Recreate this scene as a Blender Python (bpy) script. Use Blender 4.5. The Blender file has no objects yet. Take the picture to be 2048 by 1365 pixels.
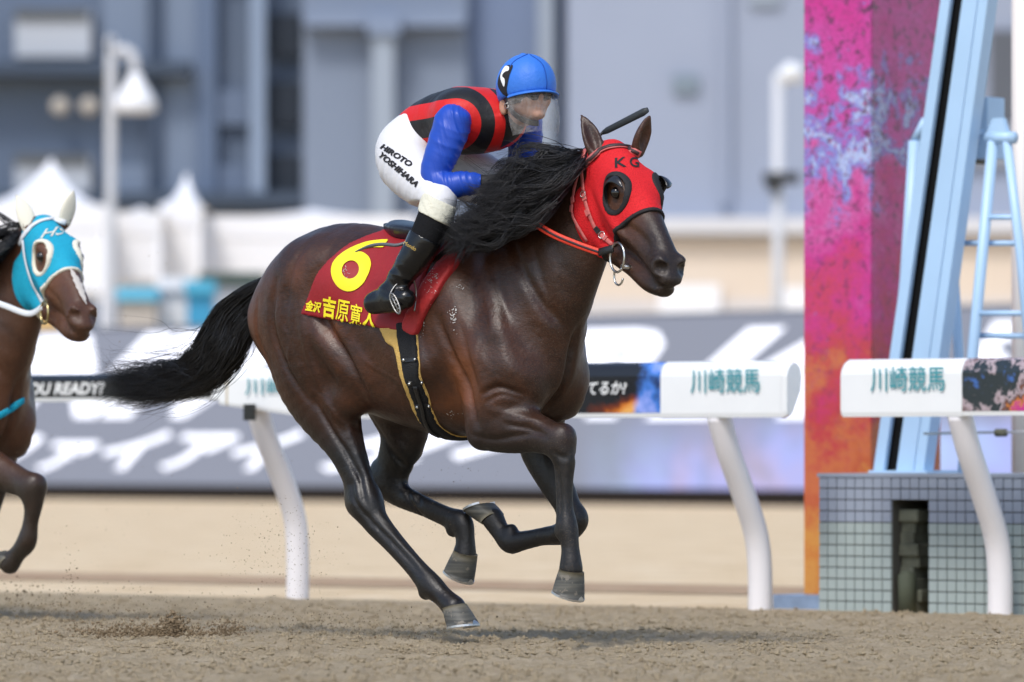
import bpy, bmesh, math, random
import numpy as np
from mathutils import Vector, Matrix
from mathutils.bvhtree import BVHTree

random.seed(7)
RNG = np.random.default_rng(11)
SC = bpy.context.scene
COL = SC.collection

# ------------------------------------------------------------------ camera
# 200 mm tele lens, low stance: horizon at row 900 of the 2048 x 1365 frame
FPX, HZ, HC = 11378.0, 900.0, 0.743
cam_d = bpy.data.cameras.new('camera')
cam = bpy.data.objects.new('camera', cam_d)
COL.objects.link(cam)
cam_d.sensor_width = 36.0
cam_d.lens = FPX * 36.0 / 2048.0
cam_d.shift_y = (HZ - 682.5) / 2048.0
cam_d.clip_start = 0.5
cam_d.clip_end = 3000.0
cam.location = (0, 0, HC)
cam.rotation_euler = (math.pi / 2, 0, 0)
cam_d.dof.use_dof = True
cam_d.dof.focus_distance = 21.25
cam_d.dof.aperture_fstop = 2.6
cam_d.dof.aperture_blades = 0
SC.camera = cam

# ------------------------------------------------------------------ light: bright, hazy daylight
SUN_EL, SUN_AZ = 52.0, 205.0        # degrees; azimuth the light comes from, clockwise from +Y
world = bpy.data.worlds.new('World')
SC.world = world
world.use_nodes = True
wn = world.node_tree
bg = wn.nodes['Background']
sky = wn.nodes.new('ShaderNodeTexSky')
sky.sky_type = 'NISHITA'
sky.sun_disc = False
sky.sun_elevation = math.radians(SUN_EL)
sky.sun_rotation = math.radians(SUN_AZ)
sky.air_density = 1.0
sky.dust_density = 1.5
sky.ozone_density = 1.0
wn.links.new(sky.outputs[0], bg.inputs[0])
bg.inputs[1].default_value = 0.14
sun_d = bpy.data.lights.new('sun', 'SUN')
sun_d.energy = 1.5
sun_d.angle = math.radians(14)
sun_d.color = (1.0, 0.965, 0.91)
sun = bpy.data.objects.new('sun', sun_d)
COL.objects.link(sun)
_a, _e = math.radians(SUN_AZ), math.radians(SUN_EL)
_dir = Vector((math.sin(_a) * math.cos(_e), math.cos(_a) * math.cos(_e), math.sin(_e)))
sun.rotation_euler = (-_dir).to_track_quat('-Z', 'Y').to_euler()
SC.view_settings.view_transform = 'Standard'
SC.view_settings.look = 'None'
SC.view_settings.exposure = 0.65
SC.view_settings.gamma = 1.0
SC.view_settings.use_curve_mapping = False
SC.render.engine = 'CYCLES'
SC.cycles.use_denoising = True
SC.cycles.max_bounces = 6
SC.cycles.transparent_max_bounces = 8


# ------------------------------------------------------------------ scene-graph helpers
def link(o, parent=None):
    COL.objects.link(o)
    if parent is not None:
        o.parent = parent
    return o


def tag(o, label=None, cat=None, group=None, kind=None):
    if label: o['label'] = label
    if cat: o['category'] = cat
    if group: o['group'] = group
    if kind: o['kind'] = kind
    return o


def empty(name, loc=(0, 0, 0), rz=0.0, parent=None):
    o = bpy.data.objects.new(name, None)
    o.location = loc
    o.rotation_euler = (0, 0, rz)
    o.empty_display_size = 0.1
    return link(o, parent)


def mesh_obj(name, verts, faces, mat, parent=None, smooth=True):
    me = bpy.data.meshes.new(name)
    if isinstance(verts, np.ndarray) and isinstance(faces, np.ndarray) and len(faces):
        nv, nf, k = len(verts), len(faces), faces.shape[1]
        me.vertices.add(nv)
        me.vertices.foreach_set('co', verts.astype(np.float32).ravel())
        me.loops.add(nf * k)
        me.loops.foreach_set('vertex_index', faces.astype(np.int32).ravel())
        me.polygons.add(nf)
        me.polygons.foreach_set('loop_start', np.arange(0, nf * k, k, dtype=np.int32))
        me.update(calc_edges=True)
        me.validate()
    else:
        me.from_pydata([tuple(map(float, v)) for v in verts], [], [tuple(map(int, f)) for f in faces])
    me.polygons.foreach_set('use_smooth', np.full(len(me.polygons), smooth))
    if mat is not None:
        me.materials.append(mat)
    o = bpy.data.objects.new(name, me)
    return link(o, parent)


class MB:
    """collects shapes into one mesh"""
    def __init__(s):
        s.v, s.f = [], []

    def add(s, vs, fs):
        b = len(s.v)
        s.v += [tuple(map(float, v)) for v in vs]
        s.f += [tuple(b + int(i) for i in f) for f in fs]
        return s

    def box(s, lo, hi, M=None, bev=0.0):
        x0, y0, z0 = lo; x1, y1, z1 = hi
        if bev <= 0:
            vs = [(x0, y0, z0), (x1, y0, z0), (x1, y1, z0), (x0, y1, z0), (x0, y0, z1), (x1, y0, z1), (x1, y1, z1), (x0, y1, z1)]
            fs = [(0, 3, 2, 1), (4, 5, 6, 7), (0, 1, 5, 4), (1, 2, 6, 5), (2, 3, 7, 6), (3, 0, 4, 7)]
        else:
            bm = bmesh.new()
            bmesh.ops.create_cube(bm, size=1.0)
            for v in bm.verts:
                v.co = Vector(((x0 + x1) / 2 + v.co.x * (x1 - x0), (y0 + y1) / 2 + v.co.y * (y1 - y0), (z0 + z1) / 2 + v.co.z * (z1 - z0)))
            bmesh.ops.bevel(bm, geom=list(bm.edges), offset=bev, segments=2, affect='EDGES', profile=0.5)
            bm.verts.index_update()
            vs = [v.co.copy() for v in bm.verts]
            fs = [[v.index for v in f.verts] for f in bm.faces]
            bm.free()
        if M is not None:
            vs = [M @ Vector(v) for v in vs]
        return s.add(vs, fs)

    def tube(s, pts, r, n=8, up=None, cap=True, flat=1.0):
        """pts: list of points; r: radius or list; flat: width ratio of second axis"""
        pts = [Vector(p) for p in pts]
        N = len(pts)
        rs = list(r) if hasattr(r, '__len__') else [r] * N
        vs, fs = [], []
        U = Vector(up) if up is not None else None
        prev = None
        for i, p in enumerate(pts):
            t = (pts[min(i + 1, N - 1)] - pts[max(i - 1, 0)])
            if t.length < 1e-9: t = Vector((0, 0, 1))
            t.normalize()
            if U is not None:
                a = U - t * U.dot(t)
            elif prev is not None:
                a = prev - t * prev.dot(t)
            else:
                a = Vector((0, 0, 1)) - t * t.z
                if a.length < 1e-3: a = Vector((1, 0, 0)) - t * t.x
            a.normalize()
            prev = a
            b = t.cross(a)
            for k in range(n):
                th = 2 * math.pi * k / n
                vs.append(p + a * (math.cos(th) * rs[i]) + b * (math.sin(th) * rs[i] * flat))
        for i in range(N - 1):
            for k in range(n):
                k2 = (k + 1) % n
                fs.append((i * n + k, i * n + k2, (i + 1) * n + k2, (i + 1) * n + k))
        if cap:
            fs.append(tuple(range(n - 1, -1, -1)))
            fs.append(tuple((N - 1) * n + k for k in range(n)))
        return s.add(vs, fs)

    def prism(s, poly, y0, y1, M=None):
        """poly in (x,z), extruded along y"""
        n = len(poly)
        vs = [(x, y0, z) for x, z in poly] + [(x, y1, z) for x, z in poly]
        fs = [tuple(range(n)), tuple(range(2 * n - 1, n - 1, -1))]
        for i in range(n):
            j = (i + 1) % n
            fs.append((i, i + n, j + n, j))
        if M is not None:
            vs = [M @ Vector(v) for v in vs]
        return s.add(vs, fs)

    def build(s, name, mat, parent=None, smooth=False):
        return mesh_obj(name, s.v, s.f, mat, parent, smooth)


class Frame:
    """a vertical plane family: origin on the ground, x axis turned by yaw (towards the lens), y to its left"""
    def __init__(s, px, D, yaw, base=None):
        if base is None:
            s.o = np.array([(px - 1024) * D / FPX, D, 0.0])
        else:
            s.o = np.array(base, float)
        s.c, s.s = math.cos(math.radians(yaw)), math.sin(math.radians(yaw))
        s.F = np.array([s.c, -s.s, 0.0]); s.L = np.array([s.s, s.c, 0.0])
        s.rz = -math.radians(yaw)

    def P(s, px, py, y=0.0):
        u = (px - 1024) / FPX
        t = (y + s.o[0] * s.s + s.o[1] * s.c) / (u * s.s + s.c)
        w = np.array([t * u, t, 0.0]) - s.o
        return np.array([w @ s.F, y, HC + t * (HZ - py) / FPX])

    def W(s, p):
        return s.o + s.F * p[0] + s.L * p[1] + np.array([0, 0, p[2]])

    def fromW(s, w):
        d = np.array(w) - s.o
        return np.array([d @ s.F, d @ s.L, d[2]])

    def pix(s, p):
        w = s.W(p)
        return (1024 + FPX * w[0] / w[1], HZ - FPX * (w[2] - HC) / w[1])


# ------------------------------------------------------------------ implicit surfaces (smooth unions of lofted chains)
def resample(nodes, sub):
    A = np.array(nodes, float)
    n = len(A)
    if n == 2:
        t = np.linspace(0, 1, sub + 1)[:, None]
        return A[0] * (1 - t) + A[1] * t
    out = []
    for i in range(n - 1):
        p0, p1, p2, p3 = A[max(i - 1, 0)], A[i], A[i + 1], A[min(i + 2, n - 1)]
        for k in range(sub):
            t = k / sub
            out.append(0.5 * ((2 * p1) + (-p0 + p2) * t + (2 * p0 - 5 * p1 + 4 * p2 - p3) * t * t + (-p0 + 3 * p1 - 3 * p2 + p3) * t ** 3))
    out.append(A[-1])
    out = np.array(out)
    out[:, 3:] = np.maximum(out[:, 3:], 0.003)
    return out


class Field:
    def __init__(s, lo, hi, h):
        s.lo = np.array(lo, float); s.h = h
        s.n = np.ceil((np.array(hi) - s.lo) / h).astype(int) + 1
        s.F = np.full(tuple(s.n), 0.5, np.float32)
        s.ax = [(s.lo[i] + h * np.arange(s.n[i])).astype(np.float32) for i in range(3)]

    def sl(s, lo, hi):
        a = np.clip(np.floor((np.array(lo) - s.lo) / s.h).astype(int), 0, s.n)
        b = np.clip(np.ceil((np.array(hi) - s.lo) / s.h).astype(int) + 1, 0, s.n)
        if np.any(b <= a): return None
        return tuple(slice(a[i], b[i]) for i in range(3))

    def pts(s, q):
        return np.meshgrid(s.ax[0][q[0]], s.ax[1][q[1]], s.ax[2][q[2]], indexing='ij', sparse=True)

    def chain(s, nodes, side=(0, 1, 0), sub=4, k=0.04, op='add'):
        """nodes: rows of x,y,z,rs,ru,rd (side / upper / lower radius)"""
        A = resample(nodes, sub)
        m = A[:, 3:].max() + k + 0.03
        q = s.sl(A[:, :3].min(0) - m, A[:, :3].max(0) + m)
        if q is None: return
        X, Y, Z = s.pts(q)
        S = np.array(side, float)
        S = np.repeat(S[None], len(A), 0) if S.ndim == 1 else S
        D = None
        for i in range(len(A) - 1):
            a, b = A[i, :3], A[i + 1, :3]
            ab = b - a
            L = np.linalg.norm(ab)
            if L < 1e-6: continue
            T = ab / L
            sv = S[min(i, len(S) - 1)]
            sv = sv - T * (sv @ T); sv = sv / np.linalg.norm(sv)
            nv = np.cross(T, sv)
            qx, qy, qz = X - np.float32(a[0]), Y - np.float32(a[1]), Z - np.float32(a[2])
            t = (qx * np.float32(T[0]) + qy * np.float32(T[1]) + qz * np.float32(T[2]))
            tc = np.clip(t, 0, np.float32(L))
            ax = t - tc
            tc = tc / np.float32(L)
            u = qx * np.float32(sv[0]) + qy * np.float32(sv[1]) + qz * np.float32(sv[2])
            v = qx * np.float32(nv[0]) + qy * np.float32(nv[1]) + qz * np.float32(nv[2])
            r1 = np.float32(A[i, 3]) + tc * np.float32(A[i + 1, 3] - A[i, 3])
            ru = np.float32(A[i, 4]) + tc * np.float32(A[i + 1, 4] - A[i, 4])
            rd = np.float32(A[i, 5]) + tc * np.float32(A[i + 1, 5] - A[i, 5])
            rv = np.where(v > 0, ru, rd)
            ra = np.minimum(r1, rv)
            eu, ev, ea = u / r1, v / rv, ax / ra
            k0 = np.sqrt(eu * eu + ev * ev + ea * ea) + np.float32(1e-6)
            k1 = np.sqrt((eu / r1) ** 2 + (ev / rv) ** 2 + (ea / ra) ** 2) + np.float32(1e-6)
            d = k0 * (k0 - 1) / k1
            D = d if D is None else np.minimum(D, d)
        s.comb(q, D, k, op)

    def ell(s, c, r, k=0.03, op='add', R=None):
        c = np.array(c, float); r = np.array(r, float)
        m = r.max() + k + 0.03
        q = s.sl(c - m, c + m)
        if q is None: return
        X, Y, Z = s.pts(q)
        p = [X - np.float32(c[0]), Y - np.float32(c[1]), Z - np.float32(c[2])]
        if R is not None:
            R = np.array(R, float)      # rows: local axes
            p = [p[0] * np.float32(R[i, 0]) + p[1] * np.float32(R[i, 1]) + p[2] * np.float32(R[i, 2]) for i in range(3)]
        e = [p[i] / np.float32(r[i]) for i in range(3)]
        k0 = np.sqrt(e[0] ** 2 + e[1] ** 2 + e[2] ** 2) + np.float32(1e-6)
        k1 = np.sqrt((e[0] / r[0]) ** 2 + (e[1] / r[1]) ** 2 + (e[2] / r[2]) ** 2) + np.float32(1e-6)
        s.comb(q, (k0 * (k0 - 1) / k1).astype(np.float32), k, op)

    def comb(s, q, d, k, op):
        f = s.F[q]
        k = np.float32(max(k, 1e-4))
        if op == 'add':
            h = np.maximum(k - np.abs(f - d), 0) / k
            s.F[q] = np.minimum(f, d) - h * h * k * np.float32(0.25)
        else:                                   # carve
            d = -d
            h = np.maximum(k - np.abs(f - d), 0) / k
            s.F[q] = np.maximum(f, d) + h * h * k * np.float32(0.25)

    def mesh(s, smooth=2):
        v, f = surface_nets(s.F, s.lo, s.h)
        return relax(v, f, smooth), f


def surface_nets(F, lo, h):
    s = F < 0
    n = F.shape
    c = np.zeros((n[0] - 1, n[1] - 1, n[2] - 1), np.int8)
    for i in (0, 1):
        for j in (0, 1):
            for k in (0, 1):
                c += s[i:n[0] - 1 + i, j:n[1] - 1 + j, k:n[2] - 1 + k]
    act = (c > 0) & (c < 8)
    I, J, K = np.nonzero(act)
    idx = np.full(c.shape, -1, np.int32)
    idx[I, J, K] = np.arange(len(I))
    val = {}
    for i in (0, 1):
        for j in (0, 1):
            for k in (0, 1):
                val[i, j, k] = F[I + i, J + j, K + k]
    acc = np.zeros((len(I), 3)); cnt = np.zeros(len(I))
    cs = [(i, j, k) for i in (0, 1) for j in (0, 1) for k in (0, 1)]
    for a in cs:
        for ax in range(3):
            if a[ax] == 0:
                b = list(a); b[ax] = 1; b = tuple(b)
                va, vb = val[a], val[b]
                m = (va < 0) != (vb < 0)
                t = np.where(m, va / np.where(m, va - vb, 1), 0)
                p = np.array(a, float)[None] + 0 * acc
                p[:, ax] = t
                acc += np.where(m[:, None], p, 0); cnt += m
    V = lo + h * (np.stack([I, J, K], 1) + acc / np.maximum(cnt, 1)[:, None])
    Q = []
    for ax in range(3):
        sh = [slice(None)] * 3
        a0 = list(sh); a1 = list(sh)
        a0[ax] = slice(0, n[ax] - 1); a1[ax] = slice(1, n[ax])
        A, B = s[tuple(a0)], s[tuple(a1)]
        e = A != B
        o1, o2 = (ax + 1) % 3, (ax + 2) % 3
        p = np.nonzero(e)
        p = np.stack(p, 1)
        ok = (p[:, o1] > 0) & (p[:, o2] > 0) & (p[:, o1] < n[o1] - 1) & (p[:, o2] < n[o2] - 1)
        p = p[ok]
        if not len(p): continue
        def cell(d1, d2):
            r = p.copy(); r[:, o1] += d1; r[:, o2] += d2
            return idx[r[:, 0], r[:, 1], r[:, 2]]
        q = np.stack([cell(-1, -1), cell(0, -1), cell(0, 0), cell(-1, 0)], 1)
        ins = A[p[:, 0], p[:, 1], p[:, 2]]
        q = np.where(ins[:, None], q, q[:, ::-1])
        Q.append(q)
    return V, np.concatenate(Q)


def relax(V, Q, it):
    for _ in range(it):
        acc = np.zeros_like(V); cnt = np.zeros(len(V))
        for i in range(4):
            a, b = Q[:, i], Q[:, (i + 1) % 4]
            np.add.at(acc, a, V[b]); np.add.at(cnt, a, 1)
        V = 0.5 * V + 0.5 * acc / np.maximum(cnt, 1)[:, None]
    return V


def half(fl, q, p, nrm):
    """signed distance to a plane on slice q (negative behind nrm)"""
    X, Y, Z = fl.pts(q)
    return (X - p[0]) * nrm[0] + (Y - p[1]) * nrm[1] + (Z - p[2]) * nrm[2]


def poly_sd(px, pz, poly):
    """signed distance to a polygon in 2-D (negative inside)"""
    poly = np.array(poly, float)
    d = np.full(np.broadcast(px, pz).shape, 1e9, np.float32)
    ins = np.zeros(d.shape, bool)
    n = len(poly)
    for i in range(n):
        a, b = poly[i], poly[(i + 1) % n]
        e = b - a
        wx, wz = px - a[0], pz - a[1]
        t = np.clip((wx * e[0] + wz * e[1]) / (e @ e), 0, 1)
        d = np.minimum(d, np.hypot(wx - e[0] * t, wz - e[1] * t))
        c = ((a[1] <= pz) & (b[1] > pz)) | ((b[1] <= pz) & (a[1] > pz))
        xi = a[0] + (pz - a[1]) / (e[1] if abs(e[1]) > 1e-9 else 1e-9) * e[0]
        ins ^= (c & (px < xi))
    return np.where(ins, -d, d)


def smooth_poly(pts, sub=6):
    """closed Catmull-Rom through pts"""
    A = np.array(pts, float); n = len(A); out = []
    for i in range(n):
        p0, p1, p2, p3 = A[i - 1], A[i], A[(i + 1) % n], A[(i + 2) % n]
        for k in range(sub):
            t = k / sub
            out.append(0.5 * ((2 * p1) + (-p0 + p2) * t + (2 * p0 - 5 * p1 + 4 * p2 - p3) * t * t + (-p0 + 3 * p1 - 3 * p2 + p3) * t ** 3))
    return np.array(out)


def spline(pts, sub=8):
    A = np.array(pts, float); n = len(A); out = []
    for i in range(n - 1):
        p0, p1, p2, p3 = A[max(i - 1, 0)], A[i], A[i + 1], A[min(i + 2, n - 1)]
        for k in range(sub):
            t = k / sub
            out.append(0.5 * ((2 * p1) + (-p0 + p2) * t + (2 * p0 - 5 * p1 + 4 * p2 - p3) * t * t + (-p0 + 3 * p1 - 3 * p2 + p3) * t ** 3))
    out.append(A[-1])
    return np.array(out)


# ------------------------------------------------------------------ material helpers
def mat(name, col, rough=0.6, spec=0.5, metal=0.0, bump=0.0, bscale=40.0, var=0.0, vscale=3.0, col2=None, coat=0.0, coat_rough=0.2, sheen=0.0):
    m = bpy.data.materials.new(name)
    m.use_nodes = True
    nt = m.node_tree
    b = nt.nodes['Principled BSDF']
    b.inputs['Base Color'].default_value = (*col, 1)
    b.inputs['Roughness'].default_value = rough
    b.inputs['Specular IOR Level'].default_value = spec
    b.inputs['Metallic'].default_value = metal
    b.inputs['Coat Weight'].default_value = coat
    b.inputs['Coat Roughness'].default_value = coat_rough
    b.inputs['Sheen Weight'].default_value = sheen
    tc = nt.nodes.new('ShaderNodeTexCoord')
    if var > 0 or col2 is not None:
        nz = nt.nodes.new('ShaderNodeTexNoise')
        nz.inputs['Scale'].default_value = vscale
        nz.inputs['Detail'].default_value = 6
        nt.links.new(tc.outputs['Object'], nz.inputs['Vector'])
        rp = nt.nodes.new('ShaderNodeValToRGB')
        c2 = col2 if col2 is not None else tuple(min(1, c * (1 + var)) for c in col)
        c1 = col if col2 is not None else tuple(c * (1 - var) for c in col)
        rp.color_ramp.elements[0].position = 0.32; rp.color_ramp.elements[0].color = (*c1, 1)
        rp.color_ramp.elements[1].position = 0.68; rp.color_ramp.elements[1].color = (*c2, 1)
        nt.links.new(nz.outputs[0], rp.inputs[0])
        nt.links.new(rp.outputs[0], b.inputs['Base Color'])
    if bump > 0:
        n2 = nt.nodes.new('ShaderNodeTexNoise')
        n2.inputs['Scale'].default_value = bscale
        n2.inputs['Detail'].default_value = 4
        nt.links.new(tc.outputs['Object'], n2.inputs['Vector'])
        bp = nt.nodes.new('ShaderNodeBump')
        bp.inputs['Strength'].default_value = bump
        bp.inputs['Distance'].default_value = 0.01
        nt.links.new(n2.outputs[0], bp.inputs['Height'])
        nt.links.new(bp.outputs[0], b.inputs['Normal'])
    return m


class NG:
    """tiny node-tree writer"""
    def __init__(s, m):
        s.nt = m.node_tree; s.b = s.nt.nodes['Principled BSDF']
        s.tc = s.nt.nodes.new('ShaderNodeTexCoord')

    def n(s, t, **kw):
        x = s.nt.nodes.new(t)
        for k, v in kw.items():
            setattr(x, k, v)
        return x

    def l(s, a, b):
        s.nt.links.new(a, b)

    def noise(s, scale, detail=4, vec=None, rough=0.5, dist=0.0):
        x = s.n('ShaderNodeTexNoise')
        x.inputs['Scale'].default_value = scale; x.inputs['Detail'].default_value = detail
        x.inputs['Roughness'].default_value = rough; x.inputs['Distortion'].default_value = dist
        s.l(vec if vec is not None else s.tc.outputs['Object'], x.inputs['Vector'])
        return x.outputs[0]

    def ramp(s, fac, stops):
        x = s.n('ShaderNodeValToRGB')
        e = x.color_ramp.elements
        e[0].position, e[0].color = stops[0][0], (*stops[0][1], 1)
        e[1].position, e[1].color = stops[-1][0], (*stops[-1][1], 1)
        for p, c in stops[1:-1]:
            k = e.new(p); k.color = (*c, 1)
        s.l(fac, x.inputs[0])
        return x.outputs[0]

    def mix(s, fac, a, b, bt='MIX'):
        x = s.n('ShaderNodeMix', data_type='RGBA', blend_type=bt)
        for sock, v in ((x.inputs[0], fac), (x.inputs[6], a), (x.inputs[7], b)):
            if hasattr(v, 'is_output'): s.l(v, sock)
            elif isinstance(v, (int, float)): sock.default_value = v
            else: sock.default_value = (*v, 1)
        return x.outputs[2]

    def math(s, op, a, b=0.0, clamp=False):
        x = s.n('ShaderNodeMath', operation=op, use_clamp=clamp)
        for sock, v in ((x.inputs[0], a), (x.inputs[1], b)):
            if hasattr(v, 'is_output'): s.l(v, sock)
            else: sock.default_value = v
        return x.outputs[0]

    def attr(s, name):
        x = s.n('ShaderNodeAttribute'); x.attribute_name = name
        return x

    def bump(s, h, strength, dist=0.01):
        x = s.n('ShaderNodeBump')
        x.inputs['Strength'].default_value = strength; x.inputs['Distance'].default_value = dist
        s.l(h, x.inputs['Height'])
        s.l(x.outputs[0], s.b.inputs['Normal'])


def text_mesh(body, size=1.0, bold=0.0, shear=0.0, seg=0.0, sx=1.0):
    """flat lettering as triangles (numpy verts in x,y; faces), origin at the lower left of its box"""
    c = bpy.data.curves.new('t', 'FONT')
    c.body = body; c.offset = bold; c.shear = shear; c.resolution_u = 3
    o = bpy.data.objects.new('t', c)
    COL.objects.link(o)
    dg = bpy.context.evaluated_depsgraph_get()
    me = bpy.data.meshes.new_from_object(o.evaluated_get(dg))
    bm = bmesh.new(); bm.from_mesh(me)
    bmesh.ops.remove_doubles(bm, verts=bm.verts, dist=1e-5)
    xs = [v.co.x for v in bm.verts]; ys = [v.co.y for v in bm.verts]
    k = size / (max(ys) - min(ys))
    x0, y0 = min(xs), min(ys)
    for v in bm.verts:
        v.co = Vector(((v.co.x - x0) * k * sx, (v.co.y - y0) * k, 0))
    if seg > 0:
        for _ in range(6):
            long = [e for e in bm.edges if e.calc_length() > seg]
            if not long: break
            bmesh.ops.subdivide_edges(bm, edges=long, cuts=1)
            bmesh.ops.triangulate(bm, faces=bm.faces[:])
    bmesh.ops.triangulate(bm, faces=bm.faces[:])
    bm.verts.index_update()
    V = np.array([v.co for v in bm.verts]); Fc = np.array([[v.index for v in f.verts] for f in bm.faces])
    bm.free()
    COL.objects.unlink(o); bpy.data.objects.remove(o); bpy.data.curves.remove(c); bpy.data.meshes.remove(me)
    return V, Fc


def decal(name, V2, F, place, direction, bvh, mat_, parent, off=0.002):
    """lettering laid on a curved surface: place maps (x,y) to a 3-D start point, cast along direction"""
    d = Vector(direction).normalized()
    out = []
    for x, y, _ in V2:
        p = Vector(place(x, y)) - d * 0.6
        h = bvh.ray_cast(p, d, 1.6)
        out.append((h[0] - d * off) if h[0] is not None else p + d * 0.6)
    return mesh_obj(name, out, F, mat_, parent, True)
# ------------------------------------------------------------------ the running horse
HF = Frame(850, 21.7, 43.0)                     # x forward, y to the horse's left, z up


def sd_chain_nodes(fr, rows):
    """rows: px, py, y, rs, ru, rd -> local nodes"""
    return [(*fr.P(r[0], r[1], r[2]), r[3], r[4], r[5]) for r in rows]


TORSO = [  # x, z of widest, half width, up, down
    (-.73, 1.24, .12, .15, .16), (-.64, 1.27, .20, .27, .27), (-.52, 1.25, .255, .365, .30), (-.38, 1.22, .265, .40, .30),
    (-.20, 1.18, .27, .405, .305), (-.05, 1.13, .28, .435, .295), (.10, 1.10, .275, .455, .30), (.25, 1.09, .25, .455, .295),
    (.40, 1.09, .215, .40, .27), (.52, 1.08, .18, .30, .22), (.62, 1.07, .13, .20, .15)]


def horse_field(h, lo, hi, legs, HD, neck, ears=True):
    f = Field(lo, hi, h)
    f.chain([(x, 0, z, w, u, d) for x, z, w, u, d in TORSO], sub=3, k=.02)
    for sgn in (-1, 1):
        # croup / hip muscle, hamstrings
        f.chain([(-.30, sgn * .13, 1.42, .12, .15, .12), (-.48, sgn * .14, 1.40, .135, .17, .16), (-.66, sgn * .12, 1.22, .11, .16, .16)], sub=3, k=.06)
        f.ell((-.22, sgn * .20, 1.36), (.09, .06, .07), k=.07)          # point of hip
        # shoulder blade and shoulder muscle
        f.chain([(.12, sgn * .15, 1.42, .075, .12, .12), (.28, sgn * .185, 1.27, .085, .14, .14), (.46, sgn * .18, 1.10, .085, .12, .12)], sub=3, k=.05)
        f.chain([(.06, sgn * .21, 1.22, .06, .09, .09), (.22, sgn * .225, 1.05, .065, .10, .10)], sub=4, k=.05)   # triceps
        f.ell((.60, sgn * .105, 1.01), (.115, .105, .16), k=.035)        # breast
        f.ell((.55, sgn * .17, 1.13), (.09, .07, .12), k=.05)
    f.chain(neck["nodes"], side=neck["side"], sub=8, k=.09)
    for rows in legs['chains']:
        f.chain(rows, sub=4, k=.045)
    for c, r, k in legs['bumps']:
        f.ell(c, r, k=k)
    head_field(f, HD, ears)
    return f


def head_field(f, HD, ears=True):
    s = HD['side']
    f.chain(HD['skull'], side=s, sub=4, k=.05)
    f.chain(HD['jaw'], side=s, sub=4, k=.02)
    for c, r in HD['jowl']:
        f.ell(c, r, k=.03, R=HD['R'])
    for c, r, k in HD['bumps']:
        f.ell(c, r, k=k, R=HD['R'])
    for c, r, k in HD['dents']:
        f.ell(c, r, k=k, R=HD['R'], op='cut')
    for nodes in HD['grooves']:
        f.chain(nodes, side=s, sub=3, k=.008, op='cut')
    if ears:
        for e in HD['ears']:
            f.chain(e['out'], side=e['side'], sub=4, k=.012)
            f.chain(e['in'], side=e['side'], sub=4, k=.006, op='cut')


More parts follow.
